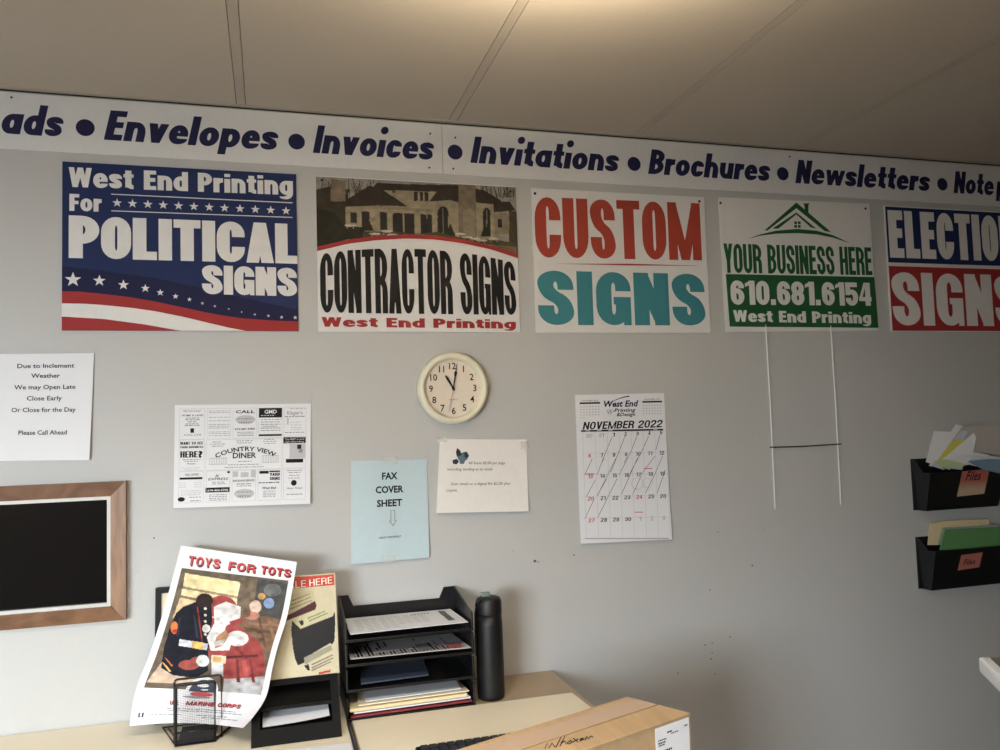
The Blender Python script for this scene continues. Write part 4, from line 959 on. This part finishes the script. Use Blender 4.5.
def cs(u, v, l=0): return Vector((xl_+cw*u, YC+LEANC*(1-v)-l, ztop+(zbot-ztop)*v+.008*(u-1)*0))
q = MB(); q.prism([cs(0, 1), cs(1, 1), cs(1, 0), cs(0, 0)], (0, .003, 0), CREAMP); q.build('card', t, normals=True)
C8 = lambda u, v: (388-(1-u)*(388-22)*1.62*1.0, 75+u*0+v*585)    # crop scale: 5.77 px per px
def csamp(u, v): x = 385-(1-u)*380*.172/.172; return x, 78+v*585+(1-u)*8
TAN = (198, 188, 158)
cl = [('p', (194, 66, 52), [(-400, 90), (378, 85), (378, 150), (-400, 165)]),
      ('p', (70, 26, 32), [(60, 300), (262, 235), (270, 265), (262, 290), (75, 350), (40, 345)]), ('p', (186, 178, 140), [(95, 215), (140, 190), (235, 172), (255, 185), (262, 215), (262, 238), (110, 310), (70, 300)]),
      ('p', (28, 28, 30), [(130, 340), (175, 395), (360, 335), (372, 310), (375, 360), (365, 480), (350, 500), (340, 490), (200, 560), (190, 590), (155, 600), (140, 560), (130, 500), (122, 400)]),
      ('p', (196, 190, 150), [(130, 345), (300, 282), (330, 290), (352, 325), (175, 395)]),
      ('p', (150, 146, 128), [(190, 560), (345, 500), (350, 530), (195, 600)]), ('p', (28, 28, 30), [(165, 350), (190, 345), (195, 372), (180, 378)]), ('p', (28, 28, 30), [(190, 605), (215, 598), (222, 635), (205, 630)]),
      ('p', (120, 110, 96), [(228, 600), (350, 555), (352, 562), (232, 608)]), ('p', (120, 110, 96), [(228, 618), (352, 572), (354, 578), (232, 626)]), ('p', (120, 110, 96), [(228, 632), (340, 592), (342, 598), (232, 640)]),
      ('p', (120, 110, 96), [(215, 335), (320, 298), (322, 303), (218, 341)]), ('p', (120, 110, 96), [(220, 352), (330, 312), (332, 317), (224, 358)]),
      ('p', (120, 110, 96), [(130, 225), (235, 190), (236, 195), (132, 232)]), ('p', (120, 110, 96), [(125, 250), (240, 210), (241, 215), (127, 257)]), ('p', (120, 110, 96), [(120, 272), (245, 230), (246, 235), (122, 279)]), ('p', (180, 60, 56), [(268, 650), (335, 640), (335, 652), (268, 662)])]
picture('card_picture', t, 120, 150, lambda u, v: cs(u, v, .0008), csamp, cl, TAN, .35, .02, 3, .02)
q = MB(); umap = lambda x: 1-(385-x)/(380)
def ctx(s_, x0_, x1_, yb0, h, m, own): u0, u1 = umap(x0_), umap(x1_); v = (yb0-78)/585; ink_text(q, s_, own, lambda a, b_: cs(u0+(u1-u0)*a, v-(.013)*a-h/585*b_, .0016), m)
ctx('HERE', 232, 366, 145, 40, mat('card_white_ink', (235, 225, 210), .4), DIN); ctx('SALE', 74, 212, 153, 40, MATS['card_white_ink'], DIN)
q.build('heading', t)

# ------------------------------------------------------------------ SMALL BLACK FRAME BEHIND THE POSTER
t = thing('photo_frame', 'small black picture frame leaning on the wall behind the poster', 'frame', (-.18, -.04, ZD))
fx_0, fx_1, fz_0, fz_1 = at(155, 600, -.03).x, -.06, ZD+.001, at(155, 589, -.03).z
def lp(x, z, l=0): k = (z-fz_0)/(fz_1-fz_0); return Vector((x, -.055+.04*k-l, z))
for A_ in ((fx_0, fx_0+.014, fz_0, fz_1), (fx_1-.014, fx_1, fz_0, fz_1), (fx_0+.014, fx_1-.014, fz_1-.014, fz_1), (fx_0+.014, fx_1-.014, fz_0, fz_0+.014)):
    q = MB(); q.prism([lp(A_[0], A_[2], .006), lp(A_[1], A_[2], .006), lp(A_[1], A_[3], .006), lp(A_[0], A_[3], .006)], (0, .012, 0), BLACKP); q.build('frame_rail', t, normals=True)
q = MB(); q.prism([lp(fx_0+.013, fz_0+.013), lp(fx_1-.013, fz_0+.013), lp(fx_1-.013, fz_1-.013), lp(fx_0+.013, fz_1-.013)], (0, .003, 0), CREAMP); q.build('mat_board', t, normals=True)

# ------------------------------------------------------------------ POSTER (curved sheet in the wire holder)
Lp = [(0, 181, 545.5), (.35, 164, 609), (.61, 149, 656), (.76, 138.5, 682), (.86, 133.5, 700), (1, 129.5, 726)]
Rp = [(0, 297, 562), (.33, 287.5, 615), (.52, 278, 646), (.64, 272.5, 668), (.80, 266, 697), (.92, 254, 716), (1, 243, 728)]
def cub(tb, v, k):
    xs = [a[0] for a in tb]; ys = [a[k] for a in tb]; n = len(xs); i = max(0, min(n-2, next((j for j in range(n-1) if v <= xs[j+1]), n-2)))
    h = xs[i+1]-xs[i]; s_ = (v-xs[i])/h
    def sl(j):
        if j == 0: return (ys[1]-ys[0])/(xs[1]-xs[0])
        if j == n-1: return (ys[-1]-ys[-2])/(xs[-1]-xs[-2])
        return (ys[j+1]-ys[j-1])/(xs[j+1]-xs[j-1])
    m0, m1 = sl(i)*h, sl(i+1)*h
    return (2*s_**3-3*s_**2+1)*ys[i]+(s_**3-2*s_**2+s_)*m0+(-2*s_**3+3*s_**2)*ys[i+1]+(s_**3-s_**2)*m1
def ppx(u, v):
    a = (cub(Lp, v, 1), cub(Lp, v, 2)); b_ = (cub(Rp, v, 1), cub(Rp, v, 2))
    return a[0]+(b_[0]-a[0])*u, a[1]+(b_[1]-a[1])*u-(4*v**6)*math.sin(math.pi*u)
def pdep(u, v): return -.062-.108*v**1.2-.010*math.sin(v*math.pi*2)*(.4+.6*u)-(.10+.07*v*v)*u**(2+2.5*v)
def PS(u, v, l=0):
    x, y = ppx(u, v); return at(x, y, pdep(u, v)-l)
t = thing('poster', 'curled white TOYS FOR TOTS poster with a red and navy painted picture', 'poster', (-.12, -.16, ZD+.02))
q = MB(); q.grid(lambda u, v: PS(u, v), 70, 100, PAPER); q.grid(lambda u, v: PS(1-u, v, -.0004), 70, 100, PAPER); q.build('sheet', t, smooth=True)
PC = lambda u, v: ((ppx(u, v)[0]-120)*3.41, (ppx(u, v)[1]-530)*3.41)
U0, U1, V0, V1 = .055, .955, .12, .79
def psurf(u, v): return PS(U0+(U1-U0)*u, V0+(V1-V0)*v, .0008)
def psamp(u, v): return PC(U0+(U1-U0)*u, V0+(V1-V0)*v)
FUR = (214, 210, 208); COAT = (146, 66, 64); UNI = (24, 26, 36); SK = (186, 128, 108); SACK = (116, 90, 72)
pl = [('p', (232, 214, 166), [(222, 147), (412, 178), (402, 226), (215, 192)]), ('p', (150, 130, 104), [(215, 192), (402, 226), (400, 234), (213, 200)]), ('p', (222, 200, 158), [(212, 200), (400, 234), (398, 262), (208, 222)]),
      ('p', (128, 110, 90), [(208, 222), (398, 262), (398, 270), (205, 230)]), ('p', (214, 190, 152), [(205, 230), (400, 270), (400, 340), (180, 300)]), ('p', (214, 190, 152), [(205, 230), (175, 330), (150, 400), (200, 300)]),
      ('p', (112, 98, 82), [(412, 160), (468, 170), (450, 300), (398, 290)]), ('p', (74, 74, 72), [(470, 166), (580, 182), (548, 330), (452, 290)]), ('e', (104, 106, 104), (520, 205, 30, 22)),
      ('p', (196, 172, 150), [(150, 440), (90, 520), (250, 525), (300, 470)]),
      ('e', COAT, (345, 262, 52, 38)),
      ('p', UNI, [(190, 285), (215, 262), (258, 245), (270, 228), (310, 240), (318, 330), (302, 400), (300, 480), (260, 505), (180, 495), (140, 470), (150, 400), (168, 340)]),
      ('e', (46, 34, 32), (288, 240, 29, 24)), ('e', (214, 126, 66), (186, 333, 13, 21)), ('e', (170, 50, 44), (188, 345, 9, 7)),
      ('p', (206, 208, 216), [(203, 372), (300, 388), (296, 410), (200, 394)]), ('p', (204, 168, 100), [(247, 378), (285, 384), (282, 409), (245, 402)]),
      ('p', COAT, [(315, 300), (420, 300), (430, 350), (478, 370), (490, 420), (495, 470), (480, 535), (350, 525), (335, 480), (300, 420)]),
      ('p', SACK, [(398, 322), (440, 300), (500, 292), (560, 312), (552, 380), (500, 420), (470, 380), (430, 345)]), ('p', (92, 70, 56), [(420, 330), (530, 345), (540, 356), (430, 345)]), ('p', (134, 104, 82), [(440, 315), (545, 322), (540, 330), (440, 322)]),
      ('e', (204, 176, 158), (462, 262, 20, 22)), ('e', (176, 120, 104), (450, 292, 26, 14)), ('e', (132, 152, 186), (508, 250, 18, 18)), ('e', (196, 154, 96), (483, 226, 13, 11)), ('e', (120, 90, 70), (432, 285, 12, 14)),
      ('p', FUR, [(320, 262), (362, 244), (412, 262), (410, 300), (372, 312), (388, 350), (372, 410), (310, 412), (296, 366), (322, 318)]),
      ('e', COAT, (430, 400, 44, 32)), ('e', COAT, (380, 340, 22, 20)), ('e', FUR, (400, 370, 38, 26)), ('p', (160, 118, 90), [(328, 365), (360, 340), (372, 360), (350, 395), (322, 405)]),
      ('e', FUR, (294, 336, 14, 14)), ('e', (150, 76, 68), (235, 460, 36, 17)), ('e', (150, 76, 68), (265, 446, 25, 14)), ('e', (206, 208, 202), (282, 446, 22, 20)),
      ('p', (214, 196, 164), [(312, 425), (362, 430), (360, 456), (310, 452)]), ('p', (206, 160, 104), [(318, 432), (346, 434), (344, 452), (318, 450)]), ('p', (196, 194, 196), [(312, 452), (352, 456), (352, 500), (312, 495)]), ('p', (84, 40, 40), [(362, 430), (470, 425), (470, 432), (362, 440)]),
      ('p', (172, 170, 170), [(355, 508), (420, 505), (495, 498), (490, 560), (350, 560)])]
for k in range(5): pl.append(('e', (214, 200, 176), (291+1.5*k*0, 268+22*k, 4.5, 4.5)))
pl += [('p', (104, 44, 46), [(395, 440), (404, 440), (410, 520), (398, 520)]), ('p', (118, 50, 50), [(440, 440), (446, 440), (462, 520), (450, 520)]), ('p', (170, 84, 78), [(415, 445), (430, 445), (440, 500), (425, 505)]),
      ('p', (104, 44, 46), [(392, 398), (432, 432), (470, 425), (428, 440)]), ('p', (92, 70, 56), [(470, 300), (478, 300), (500, 400), (490, 400)]), ('p', (134, 104, 82), [(500, 300), (512, 300), (530, 370), (520, 375)]),
      ('p', (42, 46, 62), [(200, 300), (208, 298), (200, 360), (192, 360)]), ('p', (42, 46, 62), [(250, 290), (256, 290), (268, 370), (260, 370)]), ('p', (150, 50, 46), [(262, 262), (266, 262), (282, 380), (278, 380)]), ('p', (196, 192, 190), [(330, 300), (350, 290), (352, 300), (334, 312)]), ('p', (180, 172, 168), [(320, 380), (360, 372), (350, 392), (322, 396)])]
pl += [('p', (204, 168, 100), [(140, 448), (152, 455), (175, 482), (168, 484)]), ('p', (190, 100, 60), [(150, 432), (160, 440), (180, 462), (176, 466)])]
picture('painted_picture', t, 190, 230, psurf, psamp, pl, (104, 92, 78), .75, .03, 5, .2)
q = MB()
def pt(s_, u0, u1, v0, v1, h, m, st, l=.0012):
    ink_text(q, s_, st, lambda a, b_: PS(u0+(u1-u0)*a, v0+(v1-v0)*a-h*b_, l), m)
TF = dict(w=.72, s=.2, t=.2, r=.36, x=.7, gap=.12)
for m, du, dv, l in ((INK, .008, .006, .001), (RINK, 0, 0, .0016)):
    pt('TOYS', .095+du, .365+du, .100+dv, .0975+dv, .052, m, dict(TF, shear=-.05), l); pt('FOR', .435+du, .665+du, .098+dv, .098+dv, .048, m, TF, l); pt('TOTS', .71+du, .965+du, .098+dv, .098+dv, .048, m, TF, l)
q.build('title', t)
q = MB()
for m, du, dv, l in ((INK, .004, .003, .001), (RINK, 0, 0, .0016)):
    pt('U.S.', .29+du, .36+du, .882+dv, .882+dv, .024, m, TF, l); pt('MARINE', .42+du, .64+du, .882+dv, .882+dv, .024, m, TF, l); pt('CORPS', .67+du, .85+du, .882+dv, .882+dv, .024, m, TF, l)
q.build('sponsor_lettering', t)
q = MB()
def pq(u0, u1, v0, v1, m, l=.001, n=1):
    for i in range(n):
        a, b_ = u0+(u1-u0)*i/n, u0+(u1-u0)*(i+1)/n; q.poly([PS(a, v1, l), PS(b_, v1, l), PS(b_, v0, l), PS(a, v0, l)], m)
for v, u0, u1 in ((.905, .28, .84), (.918, .30, .90), (.942, .14, .42), (.942, .55, .80), (.956, .60, .9)):
    u = u0; rn = random.Random(int(v*1000))
    while u < u1: w_ = rn.uniform(.015, .05); pq(u, min(u+w_, u1), v, v+.005, GINK); u += w_+.008
pq(.06, .105, .93, .956, mat('icon_blue', (34, 40, 66), .5)); pt('f', .075, .09, .952, .952, .02, PAPER, dict(w=.6, s=.2, t=.16, r=.3, x=.7), .0016)
q.build('small_print', t)
q = MB(); cu, cv = .50, .80
def el(du, dv, ru, rv, m, l, a0=0, a1=24, r0=0.):
    for k in range(a0, a1):
        for g in range(4):
            ra, rb = r0+(1-r0)*g/4, r0+(1-r0)*(g+1)/4; A = [(k, rb), (k+1, rb), (k+1, ra), (k, ra)]
            if ra == 0: A = A[:3]
            q.poly([PS(cu+du+ru*rr*math.cos(a*math.pi/12), cv+dv-rv*rr*math.sin(a*math.pi/12), l) for a, rr in A], m)
el(0, 0, .125, .088, PAPER, .0014, 0, 12, .7); el(0, 0, .098, .072, MATS['icon_blue'], .0018, 0, 12); el(.0, -.038, .045, .010, PAPER, .0024); el(.02, -.014, .03, .005, PAPER, .0024)
el(.01, .014, .09, .013, RINK, .0018); el(-.02, .032, .11, .008, GINK, .0014); q.build('train_emblem', t)

# ------------------------------------------------------------------ WIRE MESH HOLDER
t = thing('wire_mesh_holder', 'small black wire mesh holder propping up the poster', 'holder', (-.18, -.2, ZD))
def rframe(x0_, x1_, z0_, z1_, Y0, Y1, r, rad=.008, top=True):
    """rounded upright wire frame, leaning from Y0 (bottom) to Y1 (top)"""
    pts = []
    P = [(x0_, z0_), (x0_, z1_-rad)]+[(x0_+rad-rad*math.cos(a), z1_-rad+rad*math.sin(a)) for a in [k*math.pi/10 for k in range(1, 5)]]+[(x0_+rad, z1_), (x1_-rad, z1_)]+[(x1_-rad+rad*math.sin(a), z1_-rad+rad*math.cos(a)) for a in [k*math.pi/10 for k in range(1, 5)]]+[(x1_, z1_-rad), (x1_, z0_)]
    return [(x, Y0+(Y1-Y0)*(z-z0_)/(z1_-z0_), z) for x, z in P]
FLx, FRx = -.226, -.137
ztf = at(200, 683, -.235).z; ztm = at(200, 677, -.205).z
q = MB(); q.tube(rframe(FLx, FRx, ZD+.003, ztf, -.240, -.232, .003), .0040, BLACKM, 8, True); q.build('front_frame', t, smooth=True)
q = MB(); q.tube(rframe(FLx-.006, FRx+.014, ZD+.003, ztm, -.214, -.205, .002), .0028, BLACKM, 8, True); q.build('rear_frame', t, smooth=True)
q = MB()
for a, b_ in (((FLx, -.240), (-.272, -.098)), ((FRx, -.240), (-.088, -.105)), ((-.272, -.098), (-.088, -.105)), ((FLx+.01, -.240), (-.26, -.098)), ((FRx-.0, -.228), (-.095, -.12))):
    q.tube([(a[0], a[1], ZD+.003), (b_[0], b_[1], ZD+.003)], .0017, BLACKM, 8)
q.tube([(FLx, -.239, ZD+.032), (FRx, -.239, ZD+.032)], .002, BLACKM, 8)
q.build('base_wires', t, smooth=True)
MESHM = mat('mesh_wire', (30, 30, 32), .4, metal=.5)
def wire_grid(q, x0_, x1_, z0_, z1_, Y0, Y1, sp_, w_):
    yy = lambda z: Y0+(Y1-Y0)*(z-z0_)/(z1_-z0_)
    n = int((x1_-x0_)/sp_)
    for k in range(n+1): x = x0_+k*sp_; q.prism([(x-w_, yy(z0_), z0_), (x+w_, yy(z0_), z0_), (x+w_, yy(z1_), z1_), (x-w_, yy(z1_), z1_)], (0, .0004, 0), MESHM)
    n = int((z1_-z0_)/sp_)
    for k in range(n+1): z = z0_+k*sp_; q.prism([(x0_, yy(z)-.0003, z-w_), (x1_, yy(z)-.0003, z-w_), (x1_, yy(z)-.0003, z+w_), (x0_, yy(z)-.0003, z+w_)], (0, .0004, 0), MESHM)
q = MB(); wire_grid(q, FLx+.002, FRx-.002, ZD+.004, ZD+.031, -.2395, -.239, .002, .00045); q.build('lower_mesh', t)
q = MB(); wire_grid(q, FLx+.002, FRx-.002, ZD+.034, ztf-.002, -.2385, -.232, .004, .00022); q.build('upper_mesh', t)
q = MB(); q.box((FLx+.002, -.237, ZD+.001), (FRx-.002, -.11, ZD+.0022), MESHM); q.build('base_plate', t)

# ------------------------------------------------------------------ WALL POCKETS AT THE RIGHT
PKT = mat('pocket_black', (20, 21, 22), .32, vary=.1)
def pocket(label, tl, bl, stick, stickm, ht):
    a = at(*tl); b_ = at(*bl); X0, X1 = a.x, a.x+.345; z1, z0 = a.z, b_.z; dT, dB = .085, .045; ins = .014
    t = thing('wall_file_pocket', label, 'file pocket', ((X0+X1)/2, -.03, z0), 'black wall file pockets')
    q = MB(); q.box((X0, -.005, z0), (X1, -.001, z1), PKT); q.build('back_plate', t)
    q = MB(); q.prism([(X0+ins, -dB, z0), (X1-ins, -dB, z0), (X1-.004, -dT, z0+ht), (X0+.004, -dT, z0+ht)], (0, .003, 0), PKT); q.build('front_panel', t, normals=True)
    for s_ in (0, 1):
        xx0, xx1 = (X0+ins, X0+.004) if s_ == 0 else (X1-ins, X1-.004); xw0, xw1 = (X0+ins*.8, X0) if s_ == 0 else (X1-ins*.8, X1)
        q = MB(); q.prism([(xw0, -.004, z0), (xx0, -dB, z0), (xx1, -dT, z0+ht), (xx1*.5+xw1*.5, -dT*.62, z0+ht+.0), (xw1, -.03, z1-.012), (xw1, -.004, z1)], (.003 if s_ == 0 else -.003, 0, 0), PKT); q.build('side_panel', t, normals=True)
    q = MB(); q.prism([(X0+ins, -.004, z0), (X1-ins, -.004, z0), (X1-ins, -dB, z0), (X0+ins, -dB, z0)], (0, 0, .003), PKT); q.build('pocket_floor', t, normals=True)
    (sx0, sz0, sx1, sz1) = stick
    def fp(x, z): k = (z-z0)/ht; return Vector((x, -dB-(dT-dB)*k-.0012, z))
    q = MB(); q.prism([fp(X0+sx0, z0+sz0), fp(X0+sx1, z0+sz0+.004), fp(X0+sx1+.004, z0+sz1+.003), fp(X0+sx0+.004, z0+sz1)], (0, -.0003, 0), stickm); st_ = q.build('label', t, normals=True); 
    st_['label'] = 'pink handwritten paper label'
    q = MB(); P, W_ = small_polys('Files', .01, .2)
    hh = (sz1-sz0)*.38; x_ = X0+sx0+(sx1-sx0)*.2; ww = (sx1-sx0)*.55
    for p in P: q.poly([fp(x_+v.x*ww, z0+sz0+(sz1-sz0)*(.32 if sz1-sz0 < .07 else .62)+v.y*hh)-Vector((0, .0015, 0)) for v in p], INK)
    q.build('handwriting', st_)
    return X0, X1, z0, z1, dT
PINK = mat('pink_label', (180, 110, 98), .6)
def grad_pink():
    m = mat('faded_label', (206, 120, 100), .6); n = m.node_tree; b_ = n.nodes['Principled BSDF']
    tc = [x for x in n.nodes if x.type == 'TEX_COORD'][0]; sx = n.nodes.new('ShaderNodeSeparateXYZ'); n.links.new(tc.outputs['Generated'], sx.inputs[0])
    r = n.nodes.new('ShaderNodeValToRGB'); r.color_ramp.elements[0].color = lin((196, 172, 140))+(1,); r.color_ramp.elements[1].color = lin((180, 100, 88))+(1,); r.color_ramp.elements[0].position = .25; r.color_ramp.elements[1].position = .6
    n.links.new(sx.outputs[2], r.inputs[0]); n.links.new(r.outputs[0], b_.inputs['Base Color']); return m
pk1 = pocket('upper black wall file pocket overflowing with loose papers', (910, 459), (916, 510), (.135, .045, .255, .135), grad_pink(), .135)
pk2 = pocket('lower black wall file pocket with manila and green folders', (915, 537), (924, 588), (.112, .065, .205, .12), PINK, .14)
def leaf(name, label, cat, pts, m, Ys, th=.0012, group=None):
    """stiff sheet: outline in photo points, each with its own distance from the wall"""
    P = [at(x, y, Y) for (x, y), Y in zip(pts, Ys)]; c = sum(P, Vector())/len(P)
    q = MB(); q.prism(P, (0, th, 0), m); o = q.build(name, None, normals=True); tag(o, label, cat, group); return o
GREYP = mat('grey_paper', (190, 184, 178), .6); YELP = mat('yellow_paper', (214, 206, 96), .6); GRNP = mat('pale_green_paper', (188, 206, 160), .6); BLUP = mat('blue_paper', (120, 150, 176), .6); GRN = mat('green_folder', (92, 140, 86), .55); GRN2 = mat('grey_green_folder', (150, 168, 152), .6)
g_ = 'papers in the upper wall pocket'
leaf('paper_sheet', 'leftmost white paper standing in the upper wall pocket', 'paper', [(926, 462), (934, 431), (956, 432), (950, 470)], PAPER, [-.02]*4, group=g_)
leaf('paper_sheet', 'white paper with a pointed top corner in the upper wall pocket', 'paper', [(929, 466), (956, 424), (975, 430), (962, 470)], PAPER, [-.028]*4, group=g_)
leaf('crumpled_paper', 'wide crumpled greyish paper lying over the top of upper wall pocket', 'paper', [(944, 452), (962, 427), (975, 424), (990, 426), (1012, 424), (1014, 458), (1000, 456), (985, 453), (975, 454)], GREYP, [-.034, -.032, -.036, -.03, -.036, -.05, -.058, -.048, -.044], group=g_)
leaf('paper_sheet', 'white folded sheet behind the yellow paper in upper wall pocket', 'paper', [(932, 466), (962, 431), (968, 431), (958, 452), (944, 470)], mat('bluish_paper', (206, 208, 220), .6), [-.040]*5, group=g_)
leaf('yellow_paper', 'bright yellow paper among the papers in upper wall pocket', 'paper', [(938, 460), (953, 440), (964, 440), (966, 446), (944, 470)], YELP, [-.048]*5, group=g_)
leaf('paper_sheet', 'white paper with a curled corner, slanting right of the yellow paper', 'paper', [(940, 462), (974, 433), (976, 438), (973, 452), (990, 455), (985, 462), (950, 468)], PAPER, [-.055, -.05, -.056, -.06, -.07, -.072, -.06], group=g_)
leaf('paper_sheet', 'pale green paper leaning over front of the upper wall pocket', 'paper', [(934, 461), (948, 459), (968, 464), (956, 468), (940, 467)], GRNP, [-.070, -.070, -.094, -.096, -.094], group=g_)
leaf('magazine', 'open white magazine spilling over the front edge of upper wall pocket', 'magazine', [(945, 459), (975, 455), (1012, 458), (1014, 475), (985, 468), (966, 464)], PAPER, [-.078, -.080, -.082, -.118, -.112, -.100], .002, group=g_)
leaf('booklet', 'slate grey and blue booklet hanging out over the upper pocket front', 'booklet', [(968, 461), (990, 459), (1016, 460), (1016, 477), (984, 470)], BLUP, [-.100, -.102, -.104, -.140, -.136], .002, group=g_)
g2 = 'folders in the lower wall pocket'
X0, X1, z0, z1, dT = pk2
leaf('manila_folder', 'manila folder standing at the back of the lower wall pocket', 'folder', [(928, 545), (930, 524), (945, 521), (989, 519), (991, 545)], MANILA, [-.024]*5, .003, g2)
leaf('paper_sheet', 'grey green sheet edge just behind the green folder', 'paper', [(938, 545), (943, 528), (1002, 524), (1014, 545)], GRN2, [-.04]*4, .002, g2)
leaf('green_folder', 'bright green folder at the front of the lower wall pocket', 'folder', [(940, 550), (945, 530), (1004, 527), (1016, 550)], GRN, [-.055]*4, .003, g2)

# ------------------------------------------------------------------ WHITE PRINTER CORNER LOWER RIGHT
PRW = mat('printer_white', (212, 216, 218), .4); PRG = mat('printer_grey', (96, 92, 84), .5)
e0 = at(979, 672.5, -.95); hz = .034
dx = (atz(1000, 694, e0.z)-e0).normalized(); dy = Vector((-dx.y, dx.x, 0))
t = thing('printer', 'corner of a white office printer at lower right edge of photo', 'printer', e0+dx*.2+dy*.15-Vector((0, 0, e0.z)))
q = MB(); q.prism([e0, e0+dx*.42, e0+dx*.42+dy*.38, e0+dy*.38], (0, 0, hz), PRW); q.build('lid', t, bevel=.006, normals=True)
q = MB()
for k in range(6): o0 = e0+dy*(.02+.05*k)+dx*.015+Vector((0, 0, hz)); q.prism([o0, o0+dx*.39, o0+dx*.39+dy*.022, o0+dy*.022], (0, 0, .004), PRG)
q.build('vent_slats', t, normals=True)
q = MB(); q.prism([e0+dx*.03+dy*.03-Vector((0, 0, .26)), e0+dx*.39+dy*.03-Vector((0, 0, .26)), e0+dx*.39+dy*.35-Vector((0, 0, .26)), e0+dx*.03+dy*.35-Vector((0, 0, .26))], (0, 0, .26), PRG); q.build('body', t, bevel=.005, normals=True)
t2 = thing('printer_stand', 'dark stand under the white printer', 'stand', Vector((t.location.x, t.location.y, 0)))
q = MB(); zt_ = e0.z-.262; q.prism([Vector((p.x, p.y, 0)) for p in (e0+dx*.02+dy*.02, e0+dx*.40+dy*.02, e0+dx*.40+dy*.36, e0+dx*.02+dy*.36)], (0, 0, zt_), DARKM); q.build('cabinet', t2, normals=True)

# ------------------------------------------------------------------ LIGHT
def area(name, loc, size, size_y, power, color, direction):
    l = bpy.data.lights.new(name, 'AREA'); l.shape = 'RECTANGLE'; l.size = size; l.size_y = size_y; l.energy = power; l.color = color
    o = bpy.data.objects.new(name, l); COL.objects.link(o); o.location = loc
    o.rotation_euler = Vector(direction).to_track_quat('-Z', 'Y').to_euler(); return o
area('window_daylight', ((WX0+WX1)/2, YB-.15, (WZ0+WZ1)/2), WX1-WX0, WZ1-WZ0, 255, (.83, .92, 1.0), (0, 1, 0))
# round ceiling fitting just above the photo's top edge
LX, LY = .50, -1.28
t = thing('ceiling_light', 'round warm ceiling light just above the top edge of the photo', 'light', (LX, LY, CEIL))
q = MB(); q.lathe([(.10, 0), (.10, -.010), (.06, -.014), (.02, -.02), (.02, -.045)], (LX, LY, CEIL-.0015), mat('lamp_white', (220, 216, 206), .4), 24); q.build('ceiling_rose', t)
em = bpy.data.materials.new('warm_glass_lit'); em.use_nodes = True; n = em.node_tree; e_ = n.nodes.new('ShaderNodeEmission'); e_.inputs[0].default_value = (1, .81, .55, 1); e_.inputs[1].default_value = 1900
n.links.new(e_.outputs[0], n.nodes['Material Output'].inputs[0])
q = MB(); q.lathe([(.008, -.20), (.09, -.19), (.15, -.15), (.165, -.125), (.160, -.125), (.145, -.148), (.09, -.180), (.008, -.19)], (LX, LY, CEIL-.0015), MATS['lamp_white'], 32); q.build('bowl_shade', t, smooth=True)
q = MB(); q.lathe([(.012, -.188), (.03, -.180), (.036, -.165), (.034, -.148), (.02, -.137), (.004, -.134)], (LX, LY, CEIL-.0015), em, 16); q.build('bulb', t, smooth=True)
q = MB()
for k in range(3): a = k*2.094; q.tube([(LX+.01*math.cos(a), LY+.01*math.sin(a), CEIL-.02), (LX+.162*math.cos(a), LY+.162*math.sin(a), CEIL-.127)], .0015, STEEL, 6)
q.build('hanger_rods', t)
TX0, TY0 = -.25, -2.05  # added fill light, spread narrowed to lift the desktops and spare the upper wall
t = thing('ceiling_light', 'unseen rectangular fill light added at the ceiling to brighten the desks', 'light', (TX0, TY0, CEIL))
q = MB()
for lo, hi in (((-.6, -.3), (.6, -.28)), ((-.6, .28), (.6, .3)), ((-.6, -.28), (-.58, .28)), ((.58, -.28), (.6, .28))): q.box((TX0+lo[0], TY0+lo[1], CEIL-.012), (TX0+hi[0], TY0+hi[1], CEIL-.0005), MATS['lamp_white'])
q.build('frame', t)
area('added_fill_light', (TX0, TY0, CEIL-.008), 1.14, .54, 46, (1.0, .98, .95), (0, 0, -1)); bpy.data.lights['added_fill_light'].spread = math.radians(132)
w = bpy.data.worlds.new('world'); w.use_nodes = True; w.node_tree.nodes['Background'].inputs[0].default_value = (.7, .8, 1, 1); w.node_tree.nodes['Background'].inputs[1].default_value = .6; S.world = w
S.view_settings.view_transform = 'Standard'; S.view_settings.look = 'None'; S.view_settings.gamma = 1; S.view_settings.exposure = 0; S.view_settings.use_curve_mapping = False
S.cycles.use_denoising = True
S.cycles.max_bounces = 8
